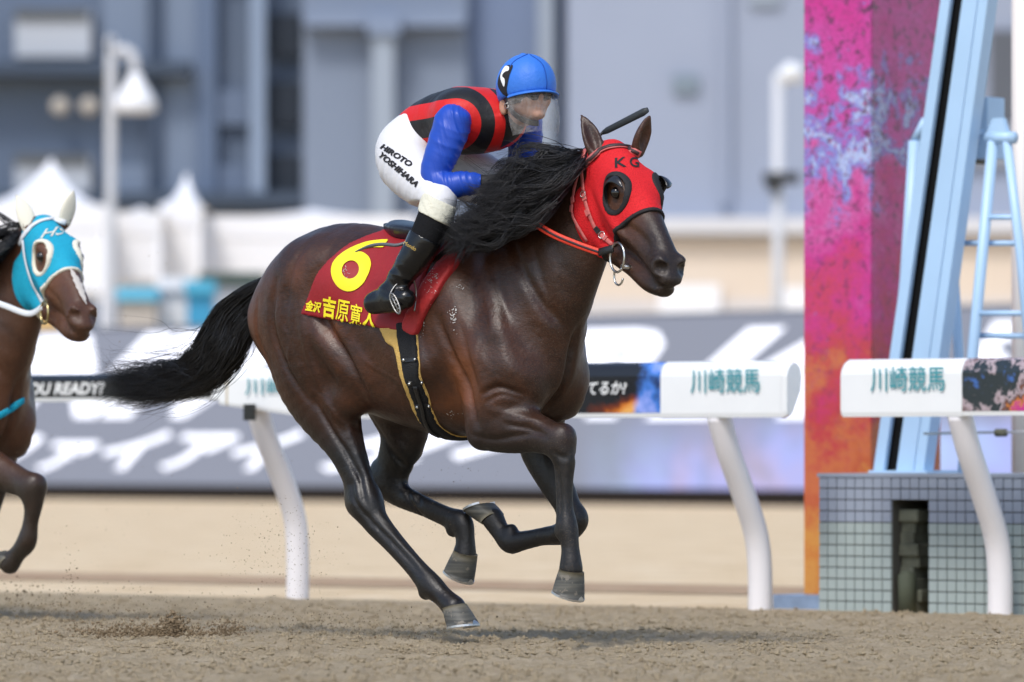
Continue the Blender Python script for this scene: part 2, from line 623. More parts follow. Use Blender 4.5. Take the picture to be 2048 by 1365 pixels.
def head_data(fr, poll_px, yaw, pitch=0.0, ear_tips=None):
    """the head is described in its own plane through the poll (yaw of its own); pitch lifts the nose"""
    base = fr.W(fr.P(poll_px[0], poll_px[1], 0.0)); base[2] = 0
    hf = Frame(0, 0, yaw, base=base)
    def Q(px, py, y=0.0):                      # picture point of the model head -> running horse's local frame
        p = fr.fromW(hf.W(hf.P(px, py, 0.0)))
        if pitch:
            d = p - p0
            u, w = d @ fwd_, d[2]
            c_, s_ = math.cos(math.radians(pitch)), math.sin(math.radians(pitch))
            p = p0 + fwd_ * (u * c_ - w * s_) + np.array([0, 0, u * s_ + w * c_]) + side * (d @ side)
        return p + side * y
    side = fr.fromW(fr.o + hf.L)               # the head's own left
    fwd_ = fr.fromW(fr.o + hf.F)
    p0 = fr.fromW(hf.W(hf.P(poll_px[0], poll_px[1], 0.0)))
    a = Q(1348, 500) - Q(1262, 325); a /= np.linalg.norm(a)
    n = np.cross(a, side)
    R = np.stack([a, side, n])
    N = lambda px, py, y, rs, ru, rd: (*Q(px, py, y), rs, ru, rd)
    H = {'side': side, 'R': R, 'Q': Q, 'a': a, 'n': n}
    H['skull'] = [N(1219, 324, 0, .068, .088, .10), N(1240, 373, 0, .088, .122, .125), N(1263, 424, 0, .088, .128, .125), N(1288, 459, 0, .070, .100, .10),
                  N(1310, 492, 0, .055, .080, .08), N(1326, 524, 0, .056, .068, .066), N(1334, 546, 0, .050, .046, .048)]
    H['jaw'] = [N(1206, 450, 0, .072, .07, .07), N(1236, 495, 0, .062, .06, .06), N(1270, 530, 0, .046, .055, .046), N(1303, 563, 0, .046, .045, .042), N(1328, 577, 0, .042, .034, .034)]
    H['jowl'] = [(Q(1206, 425, sg * .046), (.125, .050, .095)) for sg in (-1, 1)]
    H['bumps'] = [(Q(1272, 372, sg * .068), (.060, .030, .030), .05) for sg in (-1, 1)]                      # brow
    H['bumps'] += [(Q(1262, 436, sg * .074), (.10, .014, .010), .03) for sg in (-1, 1)]                      # cheek crest
    H['bumps'] += [(Q(1338, 533, sg * .043), (.044, .026, .044), .02) for sg in (-1, 1)]                     # nostril rims
    H['bumps'] += [(Q(1342, 563, 0), (.024, .042, .028), .02)]
    H['dents'] = [(Q(1346, 539, sg * .058), (.030, .036, .026), .008) for sg in (-1, 1)]
    H['dents'] += [(Q(1274, 390, sg * .112), (.040, .024, .028), .03) for sg in (-1, 1)]                    # eye socket
    H['dents'] += [(Q(1318, 487, sg * .085), (.07, .026, .028), .03) for sg in (-1, 1)]                      # hollow along the nose
    H['grooves'] = [[N(1296, 540, sg * .062, .012, .004, .004), N(1322, 567, sg * .056, .014, .005, .005), N(1345, 574, sg * .030, .02, .005, .005)] for sg in (-1, 1)]
    H['ears'] = []
    tips = ear_tips or [(1206, 230, -.093), (1254, 228, .098)]
    bases = [(1224, 314, -.064), (1245, 304, .064)]
    for (tx, ty, tz), (bx, by, bz) in zip(tips, bases):
        b, t = Q(bx, by, bz), Q(tx, ty, tz)
        # opening faces forward
        fwd = a * .55 + n * .8 + side * (0.35 if bz > 0 else -0.35)
        T = (t - b) / np.linalg.norm(t - b)
        fwd = fwd - T * (fwd @ T); fwd /= np.linalg.norm(fwd)
        sd = np.cross(fwd, T)
        # chain normal = T x side ; choose side so that it is fwd
        if np.cross(T, sd) @ fwd < 0: sd = -sd
        bend = n * .012
        mid1, mid2 = b * .70 + t * .30 + bend, b * .36 + t * .64 + bend
        H['ears'].append({'side': sd,
                          'out': [(*b, .028, .024, .030), (*mid1, .037, .018, .030), (*mid2, .029, .012, .021), (*t, .005, .004, .006)],
                          'in': [(*(b * .88 + t * .12 + fwd * .024), .010, .012, .010), (*(mid1 + fwd * .018), .022, .02, .022), (*(mid2 + fwd * .013), .017, .014, .015), (*(b * .10 + t * .90 + fwd * .010), .003, .004, .003)]})
    H['eyes'] = [Q(1271, 387, sg * .088) for sg in (-1, 1)]
    H['frame'] = hf
    return H


P = HF.P
def LN(rows):
    return sd_chain_nodes(HF, rows)


yR, yL = -.135, .135
LEGS = {'chains': [
    # right hind (near)
    LN([(625, 640, yR, .13, .20, .215), (632, 730, yR, .12, .195, .215), (650, 800, yR, .092, .15, .165), (687, 885, yR, .064, .086, .088), (714, 950, yR, .050, .066, .068), (733, 1008, yR, .052, .066, .070)]),
    LN([(731, 1002, yR, .048, .06, .066), (748, 1038, yR, .044, .056, .058), (784, 1082, yR, .034, .044, .046), (826, 1130, yR, .032, .040, .042), (862, 1170, yR, .042, .046, .050), (886, 1194, yR, .037, .040, .040), (908, 1216, yR, .045, .048, .046)]),
    # left hind (far)
    LN([(760, 700, yL, .13, .19, .18), (800, 800, yL, .11, .15, .15), (808, 865, yL, .078, .108, .108), (790, 925, yL, .058, .082, .080), (776, 962, yL, .05, .066, .066)]),
    LN([(768, 958, yL, .042, .055, .062), (795, 985, yL, .036, .046, .055), (850, 1012, yL, .029, .036, .044), (897, 1033, yL, .029, .036, .046), (924, 1045, yL, .038, .044, .052), (931, 1078, yL, .034, .038, .040), (930, 1108, yL, .042, .046, .046)]),
    # right fore (near)
    LN([(1000, 735, -.17, .085, .13, .14), (985, 825, -.165, .082, .12, .13), (1025, 850, -.15, .070, .090, .110), (1072, 864, yR, .056, .070, .080), (1118, 886, yR, .048, .056, .056)]),
    LN([(1118, 878, yR, .046, .052, .050), (1129, 915, yR, .041, .044, .046), (1130, 960, yR, .031, .032, .040), (1131, 1015, yR, .029, .030, .038), (1135, 1056, yR, .039, .040, .046), (1141, 1095, yR, .032, .034, .036), (1142, 1138, yR, .044, .046, .046)]),
    # left fore (far)
    LN([(1085, 800, .16, .08, .11, .12), (1080, 880, .15, .070, .10, .10), (1106, 950, yL, .056, .072, .078), (1132, 1005, yL, .046, .054, .056), (1146, 1044, yL, .043, .046, .046)]),
    LN([(1146, 1044, yL, .044, .046, .046), (1130, 1066, yL, .040, .044, .044), (1085, 1072, yL, .030, .038, .032), (1045, 1081, yL, .030, .040, .036), (1021, 1083, yL, .038, .048, .044), (1002, 1064, yL, .033, .040, .038), (986, 1038, yL, .042, .046, .046)]),
], 'bumps': [
    (HF.P(707, 1000, yR), (.035, .026, .05), .04), (HF.P(756, 945, yL), (.035, .026, .05), .04),      # points of hock
    (HF.P(850, 1187, yR), (.026, .024, .026), .02), (HF.P(906, 1062, yL), (.028, .026, .026), .02),
    (HF.P(1121, 1064, yR), (.024, .024, .026), .02), (HF.P(1023, 1060, yL), (.024, .024, .024), .02),
    (HF.P(1130, 872, yR), (.035, .04, .04), .03), (HF.P(1153, 1034, yL), (.035, .038, .04), .03),
    (HF.P(700, 795, -.16), (.07, .06, .08), .05), (HF.P(820, 800, .16), (.06, .06, .08), .05),       # stifle
    (HF.P(962, 872, -.17), (.05, .05, .05), .04),                                                      # elbow
]}
NECK = {'nodes': LN([(1005, 640, 0, .20, .30, .30), (1062, 590, 0, .165, .275, .27), (1110, 520, 0, .125, .215, .225), (1150, 450, 0, .095, .165, .190), (1178, 385, 0, .078, .130, .150), (1200, 335, 0, .068, .095, .11)]),
        'side': (0, 1, 0)}
HEAD = head_data(HF, (1219, 324), 62.0)


def hoof_mesh(ct, sl_, lat=.046, latb=.060, cl=.050, sl=.066, n=24):
    """ct/sl_: (heel, toe) points of coronet and sole in the leg's plane"""
    S = np.array([0, 1.0, 0])
    rings = []
    c0, c1 = (ct[0] + ct[1]) / 2, (sl_[0] + sl_[1]) / 2
    d0 = ct[1] - ct[0]; d0 /= np.linalg.norm(d0)
    d1 = sl_[1] - sl_[0]; d1 /= np.linalg.norm(d1)
    for t in np.linspace(0, 1, 7):
        c = c0 * (1 - t) + c1 * t
        d = d0 * (1 - t) + d1 * t; d /= np.linalg.norm(d)
        a, b = cl * (1 - t) + sl * t, lat * (1 - t) + latb * t
        b *= 1 + .04 * math.sin(math.pi * t)
        ring = []
        for k in range(n):
            th = 2 * math.pi * k / n
            x = math.cos(th)
            if x < -0.55: x = -0.55 - (abs(x) - .55) * .55       # flattened heel
            ring.append(c + d * (a * x) + S * (b * math.sin(th)))
        rings.append(ring)
    nrm = np.cross(d1, S); nrm /= np.linalg.norm(nrm)
    if nrm @ (c1 - c0) < 0: nrm = -nrm
    V = [p for r in rings for p in r]
    F = [(i * n + k, i * n + (k + 1) % n, (i + 1) * n + (k + 1) % n, (i + 1) * n + k) for i in range(6) for k in range(n)]
    F.append(tuple(range(n))); F.append(tuple(6 * n + k for k in range(n - 1, -1, -1)))
    # shoe: open rim under the wall + toe clip
    SV, SF = [], []
    ks = [k for k in range(-9, 10)]
    for k in ks:
        th = 2 * math.pi * k / n
        x, y = math.cos(th), math.sin(th)
        if x < -0.55: x = -0.55 - (abs(x) - .55) * .55
        for r, hgt in ((1.03, 0.0), (1.03, .008), (.70, .008), (.70, 0.0)):
            SV.append(c1 + d1 * (sl * x * r) + S * (latb * y * r) + nrm * hgt)
    for i in range(len(ks) - 1):
        for k in range(4):
            SF.append((i * 4 + k, i * 4 + (k + 1) % 4, (i + 1) * 4 + (k + 1) % 4, (i + 1) * 4 + k))
    SF += [(0, 1, 2, 3), tuple((len(ks) - 1) * 4 + k for k in (3, 2, 1, 0))]
    b0 = len(SV)
    up = c0 - c1; up /= np.linalg.norm(up)
    toe = c1 + d1 * sl * 1.05
    for sx, hz in ((-.017, -.002), (.017, -.002), (.012, .008), (0.0, .016), (-.012, .008)):
        SV.append(toe + S * sx + up * hz - d1 * .10 * max(hz, 0))
    SF.append((b0, b0 + 1, b0 + 2, b0 + 3, b0 + 4))
    return V, F, SV, SF


HOOF = [((886, 1221), (931, 1206), (893, 1257), (958, 1246), yR), ((905, 1094), (957, 1116), (893, 1132), (942, 1168), yL),
        ((1114, 1134), (1171, 1149), (1108, 1174), (1164, 1203), yR), ((1004, 1021), (967, 1052), (976, 1007), (942, 1022), yL)]
# ------------------------------------------------------------------ coat sculpting and colour
def vnormals(V, Q):
    a = V[Q[:, 2]] - V[Q[:, 0]]; b = V[Q[:, 3]] - V[Q[:, 1]]
    n = np.cross(a, b)
    N = np.zeros_like(V)
    for i in range(4):
        np.add.at(N, Q[:, i], n)
    return N / np.maximum(np.linalg.norm(N, axis=1), 1e-9)[:, None]


def line_dist(x, z, pl):
    d = np.full(x.shape, 1e9); tt = np.zeros(x.shape)
    n = len(pl) - 1
    for i in range(n):
        a, b = pl[i], pl[i + 1]
        e = b - a
        wx, wz = x - a[0], z - a[1]
        t = np.clip((wx * e[0] + wz * e[1]) / (e @ e), 0, 1)
        dd = np.hypot(wx - e[0] * t, wz - e[1] * t)
        m = dd < d
        d = np.where(m, dd, d); tt = np.where(m, (i + t) / n, tt)
    return d, tt


def stroke(pts, y=-.25):
    return spline([HF.P(px, py, y)[[0, 2]] for px, py in pts], 5)


STROKES = [  # side-view sculpt strokes: points, lateral plane, width, depth (+ out / - in)
    ([(995, 480), (1030, 545), (1065, 620), (1098, 690), (1100, 760)], -.19, .020, -.016),      # front edge of the shoulder
    ([(1000, 500), (1035, 570), (1065, 650), (1080, 720)], -.19, .05, .010),
    ([(1120, 560), (1135, 640), (1135, 710), (1120, 780)], -.10, .014, -.012),                  # jugular groove
    ([(1075, 470), (1105, 560), (1120, 640)], -.13, .03, .008),
    ([(1060, 480), (1085, 570), (1105, 660)], -.13, .012, -.006),
    ([(930, 500), (965, 590), (1000, 680), (1030, 760)], -.23, .03, .009),                       # spine of the shoulder blade
    ([(905, 500), (935, 600), (960, 690)], -.24, .035, -.009),
    ([(965, 540), (1000, 620), (1030, 700)], -.22, .016, -.006),
    ([(880, 640), (905, 720), (930, 790), (945, 850)], -.26, .020, -.024),                        # rear edge of the triceps
    ([(950, 660), (965, 740), (975, 800)], -.24, .034, .014),
    ([(925, 650), (945, 720), (960, 780)], -.25, .012, -.007),
    ([(985, 790), (1010, 775), (1040, 790)], -.20, .012, -.018),                                  # skin fold at the elbow
    ([(990, 805), (1012, 790), (1035, 800)], -.20, .008, -.008),
    ([(960, 870), (1000, 880), (1040, 872), (1080, 866)], -.18, .012, -.010),                     # forearm muscles
    ([(1000, 820), (1050, 836), (1095, 856)], -.18, .015, .008),
    ([(1020, 850), (1060, 858), (1095, 874)], -.19, .009, -.010),
    ([(640, 640), (672, 690), (698, 745), (708, 790)], -.27, .024, -.030),                        # flank fold
    ([(620, 655), (650, 712), (672, 770)], -.27, .035, .014),
    ([(640, 525), (628, 570), (636, 620), (655, 655)], -.27, .035, -.022),                        # hollow before the hip
    ([(690, 660), (730, 720), (760, 790)], -.29, .06, -.020),                                     # tucked flank
    ([(600, 480), (580, 560), (575, 640), (590, 720)], -.27, .016, -.009),
    ([(560, 560), (550, 650), (575, 740), (615, 810)], -.25, .016, -.013),                        # hamstring lines
    ([(530, 600), (528, 680), (555, 760)], -.2, .014, -.008),
    ([(600, 560), (610, 660), (625, 760), (650, 840)], -.26, .022, .010),
    ([(575, 600), (590, 700), (612, 780)], -.26, .02, .006),
    ([(640, 800), (662, 850), (690, 905), (715, 960)], -.19, .012, -.014),                        # gaskin
    ([(665, 800), (690, 860), (712, 920)], -.19, .014, .008),
    ([(715, 940), (730, 985), (738, 1010)], -.17, .012, -.009),
    ([(712, 965), (722, 1000), (745, 1040), (790, 1090), (845, 1150)], -.16, .009, -.009),        # tendon line behind the cannon
    ([(765, 1050), (800, 1090), (840, 1130)], -.16, .008, .004),
    ([(1116, 930), (1120, 980), (1122, 1040)], -.16, .008, -.010),
    ([(1140, 900), (1128, 915), (1112, 905)], -.17, .010, -.007),
    ([(790, 640), (815, 720), (850, 800)], -.29, .018, -.004), ([(820, 620), (848, 710), (880, 800)], -.29, .018, -.004), ([(760, 650), (785, 730), (815, 800)], -.29, .018, -.004),   # ribs
    # veins
    ([(700, 690), (735, 735), (790, 765), (830, 812), (870, 845)], -.28, .0085, .0035),
    ([(890, 690), (915, 730), (905, 780), (930, 815)], -.25, .008, .0035),
    ([(960, 600), (985, 660), (975, 710), (1000, 760)], -.23, .008, .003),
    ([(560, 640), (585, 680), (580, 730), (600, 770)], -.25, .008, .003),
    ([(640, 780), (668, 815), (672, 860), (690, 890)], -.19, .008, .0035),
    ([(1010, 835), (1040, 845), (1070, 842), (1100, 862)], -.19, .008, .0035),
]


def face_strokes():
    Q = HEAD['Q']
    f = lambda pts: spline([Q(px, py, -.05)[[0, 2]] for px, py in pts], 5)
    return [(f([(1262, 452), (1290, 482), (1312, 512)]), .010, .007), (f([(1272, 440), (1300, 466), (1325, 498)]), .016, -.008),
            (f([(1250, 470), (1275, 500), (1300, 528)]), .016, -.009), (f([(1290, 486), (1305, 512), (1322, 530)]), .008, .004),
            (f([(1318, 520), (1332, 506), (1350, 512)]), .008, .004), (f([(1312, 540), (1330, 556), (1348, 560)]), .010, -.005),
            (f([(1240, 505), (1268, 530), (1296, 556)]), .012, .004)]


def sculpt(V, Q, dz=0.0, soft=True):
    N = vnormals(V, Q)
    x, z = V[:, 0], V[:, 2] + dz
    side = np.clip(np.abs(N[:, 1]) * 1.6 - .25, 0, 1)
    near_out = np.clip((np.abs(V[:, 1]) - .05) / .05, 0, 1)
    D = np.zeros(len(V))
    for pts, y, w, A in STROKES:
        d, t = line_dist(x, z, stroke(pts, y))
        D += A * np.exp(-(d / w) ** 2) * np.sin(np.pi * np.clip(t * .9 + .05, 0, 1)) ** .6
    for pl, w, A in face_strokes():
        d, t = line_dist(x, z, pl)
        D += A * np.exp(-(d / w) ** 2) * np.sin(np.pi * np.clip(t * .9 + .05, 0, 1)) ** .6
    # cleft of the breast
    br = np.exp(-(V[:, 1] / .016) ** 2) * np.clip((x - .55) / .05, 0, 1) * np.clip((1.22 - z) / .1, 0, 1) * np.clip((z - .80) / .05, 0, 1) * np.clip((.85 - x) / .05, 0, 1)
    V = V + N * ((D * side * near_out) - .026 * br)[:, None]
    return relax(V, Q, 1)


def coat_material(name, dark, warm, black):
    m = mat(name, dark, .45, .42)
    g = NG(m)
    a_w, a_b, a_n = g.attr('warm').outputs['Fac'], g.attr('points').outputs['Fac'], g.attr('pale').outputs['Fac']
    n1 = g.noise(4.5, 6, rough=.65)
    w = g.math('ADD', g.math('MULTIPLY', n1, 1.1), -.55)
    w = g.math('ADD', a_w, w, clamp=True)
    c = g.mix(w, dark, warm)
    c = g.mix(a_b, c, black)
    # hair grain: fine streaks lying back along the body
    mp = g.n('ShaderNodeMapping'); mp.inputs['Scale'].default_value = (45, 130, 330)
    mp.inputs['Rotation'].default_value = (0, .5, 0)
    g.l(g.tc.outputs['Object'], mp.inputs[0])
    st = g.noise(1.0, 4, vec=mp.outputs[0], rough=.6)
    c = g.mix(g.math('MULTIPLY', g.ramp(st, [(.40, (0, 0, 0)), (.75, (1, 1, 1))]), .22), c, g.mix(a_b, tuple(k * 1.7 for k in warm), (.035, .03, .028)), 'MIX')
    # damp, sweaty patches: darker and shinier
    wet = g.ramp(g.noise(3.2, 5, rough=.6), [(.46, (0, 0, 0)), (.58, (1, 1, 1))])
    c = g.mix(g.math('MULTIPLY', wet, .35), c, tuple(k * .5 for k in dark))
    # sand dust specks, denser in front
    sp = g.noise(420, 2)
    spm = g.math('MULTIPLY', g.math('GREATER_THAN', sp, .645), a_n)
    c = g.mix(spm, c, (.13, .092, .06))
    g.l(c, g.b.inputs['Base Color'])
    r = g.math('ADD', g.math('MULTIPLY', g.noise(13, 5, rough=.7), .30), .30)
    r = g.math('SUBTRACT', r, g.math('MULTIPLY', wet, .13))
    g.l(r, g.b.inputs['Roughness'])
    h = g.math('ADD', g.math('MULTIPLY', st, .30), g.math('MULTIPLY', g.noise(20, 5, rough=.6), 1.6))
    g.bump(h, .38, .008)
    return m


def set_attr(o, name, arr):
    a = o.data.attributes.new(name, 'FLOAT', 'POINT')
    a.data.foreach_set('value', np.asarray(arr, np.float32))


def blob(x, z, px, py, y, sx, sz):
    c = HF.P(px, py, y)
    return np.exp(-((x - c[0]) / sx) ** 2 - ((z - c[2]) / sz) ** 2)


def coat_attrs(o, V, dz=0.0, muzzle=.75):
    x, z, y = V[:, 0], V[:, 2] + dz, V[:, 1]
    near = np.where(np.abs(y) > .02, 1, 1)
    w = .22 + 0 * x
    for px, py, yy, sx, sz, a in ((515, 680, -.2, .10, .24, .85), (650, 580, -.27, .10, .12, .95), (660, 660, -.27, .07, .07, 1.0), (925, 760, -.25, .10, .15, 1.25), (905, 830, -.2, .12, .10, 1.2),  # rump blobs paint in an orange highlight and reddish rim; others are coat colour
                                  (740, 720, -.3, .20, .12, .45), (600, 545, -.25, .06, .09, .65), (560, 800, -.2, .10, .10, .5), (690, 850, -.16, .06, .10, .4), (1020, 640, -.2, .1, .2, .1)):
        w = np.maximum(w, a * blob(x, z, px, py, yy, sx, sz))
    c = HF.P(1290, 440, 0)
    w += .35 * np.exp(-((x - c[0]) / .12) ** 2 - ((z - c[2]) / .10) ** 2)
    b = np.clip((.92 - z) / .20, 0, 1) ** .7
    b = np.maximum(b, np.clip((x - P(1318, 500)[0]) / .10, 0, 1) * muzzle)
    b = np.maximum(b, .45 * blob(x, z, 1120, 470, -.1, .24, .28))
    b = np.maximum(b, .6 * blob(x, z, 600, 470, -.1, .35, .10))
    pale = np.clip((x - .45) / .3, 0, 1) * .8 + np.clip((.7 - z) / .3, 0, 1) * .35
    set_attr(o, 'warm', w); set_attr(o, 'points', b); set_attr(o, 'pale', pale)
# ------------------------------------------------------------------ assembling a horse, hood and tack
def cam_ray(fr, px, py):
    o = fr.fromW((0, 0, HC))
    d = fr.fromW(((px - 1024) / FPX * 20, 20, HC + (HZ - py) / FPX * 20)) - o
    return Vector(o), Vector(d).normalized()


def hit(fr, px, py, bvh, off=0.0, back=None):
    """first point of a surface under a picture point (an authoring aid: gives local point and normal)"""
    o, d = cam_ray(fr, px, py)
    h = bvh.ray_cast(o, d, 60)
    if h[0] is None:
        return None
    return h[0] + h[1] * off, h[1]


def bvh_of(V, F):
    return BVHTree.FromPolygons([tuple(v) for v in V], [tuple(int(i) for i in f) for f in F])


def strap(pts, nrm, w, th=.004, n=None):
    """flat leather strap along pts with face normals nrm; returns verts, faces"""
    V, F = [], []
    N = len(pts)
    for i in range(N):
        p = Vector(pts[i]); nn = Vector(nrm[i]).normalized()
        t = (Vector(pts[min(i + 1, N - 1)]) - Vector(pts[max(i - 1, 0)])).normalized()
        b = nn.cross(t).normalized()
        ww = w[i] if hasattr(w, '__len__') else w
        for a, h in ((-1, 0), (-.8, 1), (.8, 1), (1, 0), (.8, -1), (-.8, -1)):
            V.append(p + b * (a * ww / 2) + nn * (h * th / 2))
    for i in range(N - 1):
        for k in range(6):
            F.append((i * 6 + k, i * 6 + (k + 1) % 6, (i + 1) * 6 + (k + 1) % 6, (i + 1) * 6 + k))
    F += [tuple(range(5, -1, -1)), tuple((N - 1) * 6 + k for k in range(6))]
    return V, F


def surf_strap(name, fr, pix, bvh, w, m, parent, off=.004, th=.005, sub=6):
    pts, nr = [], []
    for px, py in spline(pix, sub):
        h = hit(fr, px, py, bvh, off)
        if h is None: continue
        pts.append(h[0]); nr.append(h[1])
    nr = [sum((nr[max(0, min(len(nr) - 1, i + k))] for k in (-2, -1, 0, 1, 2)), Vector()).normalized() for i in range(len(nr))]
    V, F = strap(pts, nr, w, th)
    return mesh_obj(name, V, F, m, parent, True), pts, nr


def poly_shape(outlines, seg=.004):
    """filled flat shape (first outline minus the following ones) as triangles"""
    c = bpy.data.curves.new('s', 'CURVE'); c.dimensions = '2D'; c.fill_mode = 'BOTH'
    for ol in outlines:
        sp = c.splines.new('POLY'); sp.points.add(len(ol) - 1); sp.use_cyclic_u = True
        for p, q in zip(sp.points, ol):
            p.co = (q[0], q[1], 0, 1)
    o = bpy.data.objects.new('s', c); COL.objects.link(o)
    me = bpy.data.meshes.new_from_object(o.evaluated_get(bpy.context.evaluated_depsgraph_get()))
    bm = bmesh.new(); bm.from_mesh(me)
    bmesh.ops.remove_doubles(bm, verts=bm.verts, dist=1e-6)
    bmesh.ops.triangulate(bm, faces=bm.faces[:])
    for _ in range(6):
        lg = [e for e in bm.edges if e.calc_length() > seg]
        if not lg: break
        bmesh.ops.subdivide_edges(bm, edges=lg, cuts=1)
        bmesh.ops.triangulate(bm, faces=bm.faces[:])
    bm.verts.index_update()
    V = np.array([v.co for v in bm.verts]); F = np.array([[v.index for v in f.verts] for f in bm.faces])
    bm.free(); COL.objects.unlink(o); bpy.data.objects.remove(o); bpy.data.curves.remove(c); bpy.data.meshes.remove(me)
    return V, F


def pix_decal(name, fr, V2, F, to_pix, bvh, m, parent, off=.002):
    """lettering printed on a curved surface; to_pix maps shape x,y to the picture point it is read from"""
    out = []
    for v in V2:
        px, py = to_pix(v[0], v[1])
        h = hit(fr, px, py, bvh, off)
        out.append(h[0] if h else None)
    F = [f for f in F if all(out[int(i)] is not None for i in f) and max((out[int(f[k])] - out[int(f[k - 1])]).length for k in range(len(f))) < .035]
    out = [p if p is not None else next(q for q in out if q is not None) for p in out]
    return mesh_obj(name, out, F, m, parent, True)


def mesh_fabric(name, col):
    m = mat(name, col, .75, .25)
    g = NG(m)
    v = g.n('ShaderNodeTexVoronoi'); v.inputs['Scale'].default_value = 190
    g.l(g.tc.outputs['Object'], v.inputs['Vector'])
    hole = g.math('LESS_THAN', v.outputs['Distance'], .28)
    g.l(g.mix(g.math('MULTIPLY', hole, .55), col, tuple(k * .35 for k in col)), g.b.inputs['Base Color'])
    g.bump(v.outputs['Distance'], .5, .003)
    return m


def build_hood(fr, H, neck, h, lo, hi, mats, parent, ear_sleeves=False):
    f = Field(lo, hi, h)
    f.chain(neck['nodes'], side=neck['side'], sub=8, k=.09)
    head_field(f, H, ears=False)
    q = tuple(slice(None) for _ in range(3))
    X, Y, Z = f.pts(q)
    Q = H['Q']; s = H['side']
    c = Q(1272, 387, 0)
    lat = (X - c[0]) * s[0] + (Y - c[1]) * s[1] + (Z - c[2]) * s[2]
    al = np.abs(lat)
    # mirrored coordinates: along a, |lateral|, along n
    def co(p):
        d = np.array(p) - c
        return np.array([d @ H['a'], abs(d @ s), d @ H['n']])
    ua = (X - c[0]) * H['a'][0] + (Y - c[1]) * H['a'][1] + (Z - c[2]) * H['a'][2]
    un = (X - c[0]) * H['n'][0] + (Y - c[1]) * H['n'][1] + (Z - c[2]) * H['n'][2]
    def plane(p1, p2, p3, out):
        p1, p2, p3 = co(p1), co(p2), co(p3)
        nn = np.cross(p2 - p1, p3 - p1); nn /= np.linalg.norm(nn)
        if (co(out) - p1) @ nn < 0: nn = -nn
        return (ua - p1[0]) * nn[0] + (al - p1[1]) * nn[1] + (un - p1[2]) * nn[2]
    front = plane(Q(1306, 420, 0), Q(1288, 444, -.075), Q(1250, 492, -.06), Q(1350, 530, 0))
    rear = plane(Q(1202, 330, 0), Q(1202, 330, -.08), Q(1190, 470, -.06), Q(1100, 400, 0))
    base = f.F.copy()
    g = Field(lo, hi, h); head_field(g, H, ears=False)
    lim = g.F - .020
    el = np.full(base.shape, 9.0, np.float32)
    for sg in (-1, 1):
        e = Q(1272, 388, sg * .092)
        el = np.minimum(el, np.sqrt((X - e[0]) ** 2 + (Y - e[1]) ** 2 + ((Z - e[2]) * .92) ** 2) - .070)
    F = np.maximum(np.maximum(np.maximum(np.maximum(base - .006, lim), front), rear), -el)
    V, Fc = surface_nets(F.astype(np.float32), f.lo, h); V = relax(V, Fc, 1)
    hood = mesh_obj('hood', V, Fc, mats['hood'], parent)
    hb = bvh_of(V, Fc)
    # edge tapes
    for fd in (np.maximum(np.abs(front) - .008, rear), np.maximum(np.abs(rear + .006) - .007, front)):
        G = np.maximum(np.maximum(base - .009, lim), fd)
        V2, F2 = surface_nets(G.astype(np.float32), f.lo, h)
        mesh_obj('hood_trim', relax(V2, F2, 1), F2, mats['trim'], hood)
    G = np.maximum(base - .010, np.abs(el + .003) - .009)
    V2, F2 = surface_nets(G.astype(np.float32), f.lo, h)
    mesh_obj('eye_hole_trim', relax(V2, F2, 1), F2, mats['eyetrim'], hood)
    # eye region skin is the body itself; blinker cups: half shells behind each eye
    return hood, hb


def blinker(H, sg, mats, parent, name='blinker_cup'):
    c = H['Q'](1272, 388, sg * .092)
    s, a, n = H['side'] * sg, H['a'], H['n']
    V, F = [], []
    nu, nv = 20, 6
    for i in range(nu + 1):
        th = math.radians(62 + 210 * i / nu)                # rear half of the rim
        w = math.sin(math.pi * i / nu) ** .5
        for j in range(nv + 1):
            t = j / nv
            r = .066 * (1 - .42 * t * t * w)
            k = (.004 + .040 * t * w) * (1.35 if sg > 0 else .7)
            V.append(c + a * (r * math.cos(th)) + n * (r * math.sin(th)) + s * (k - .004))
    for i in range(nu):
        for j in range(nv):
            F.append((i * (nv + 1) + j, (i + 1) * (nv + 1) + j, (i + 1) * (nv + 1) + j + 1, i * (nv + 1) + j + 1))
    o = mesh_obj(name, V, F, mats['cup'], parent)
    md = o.modifiers.new('solid', 'SOLIDIFY'); md.thickness = .004
    return o


def eyeball(H, sg, m, parent):
    bm = bmesh.new()
    bmesh.ops.create_uvsphere(bm, u_segments=20, v_segments=12, radius=.023)
    me = bpy.data.meshes.new('eye'); bm.to_mesh(me); bm.free()
    for p in me.polygons: p.use_smooth = True
    me.materials.append(m)
    o = link(bpy.data.objects.new('eye', me), parent)
    o.location = H['Q'](1273, 387, sg * .083)
    return o


def ring(c, ax1, ax2, R, r, n=28, arc=2 * math.pi, start=0):
    pts = [Vector(c) + Vector(ax1) * (R * math.cos(start + arc * i / n)) + Vector(ax2) * (R * math.sin(start + arc * i / n)) for i in range(n + 1)]
    return pts


M_EYE = mat('eye', (.006, .004, .003), .06, .6)
M_STEEL = mat('bit steel', (.62, .61, .58), .28, .5, 1.0, bump=.1, bscale=80)
M_SHOE = mat('shoe aluminium', (.62, .62, .62), .4, .5, 1.0, bump=.2, bscale=120)
M_LEATHER = mat('black leather', (.012, .012, .013), .36, .5, bump=.25, bscale=160)


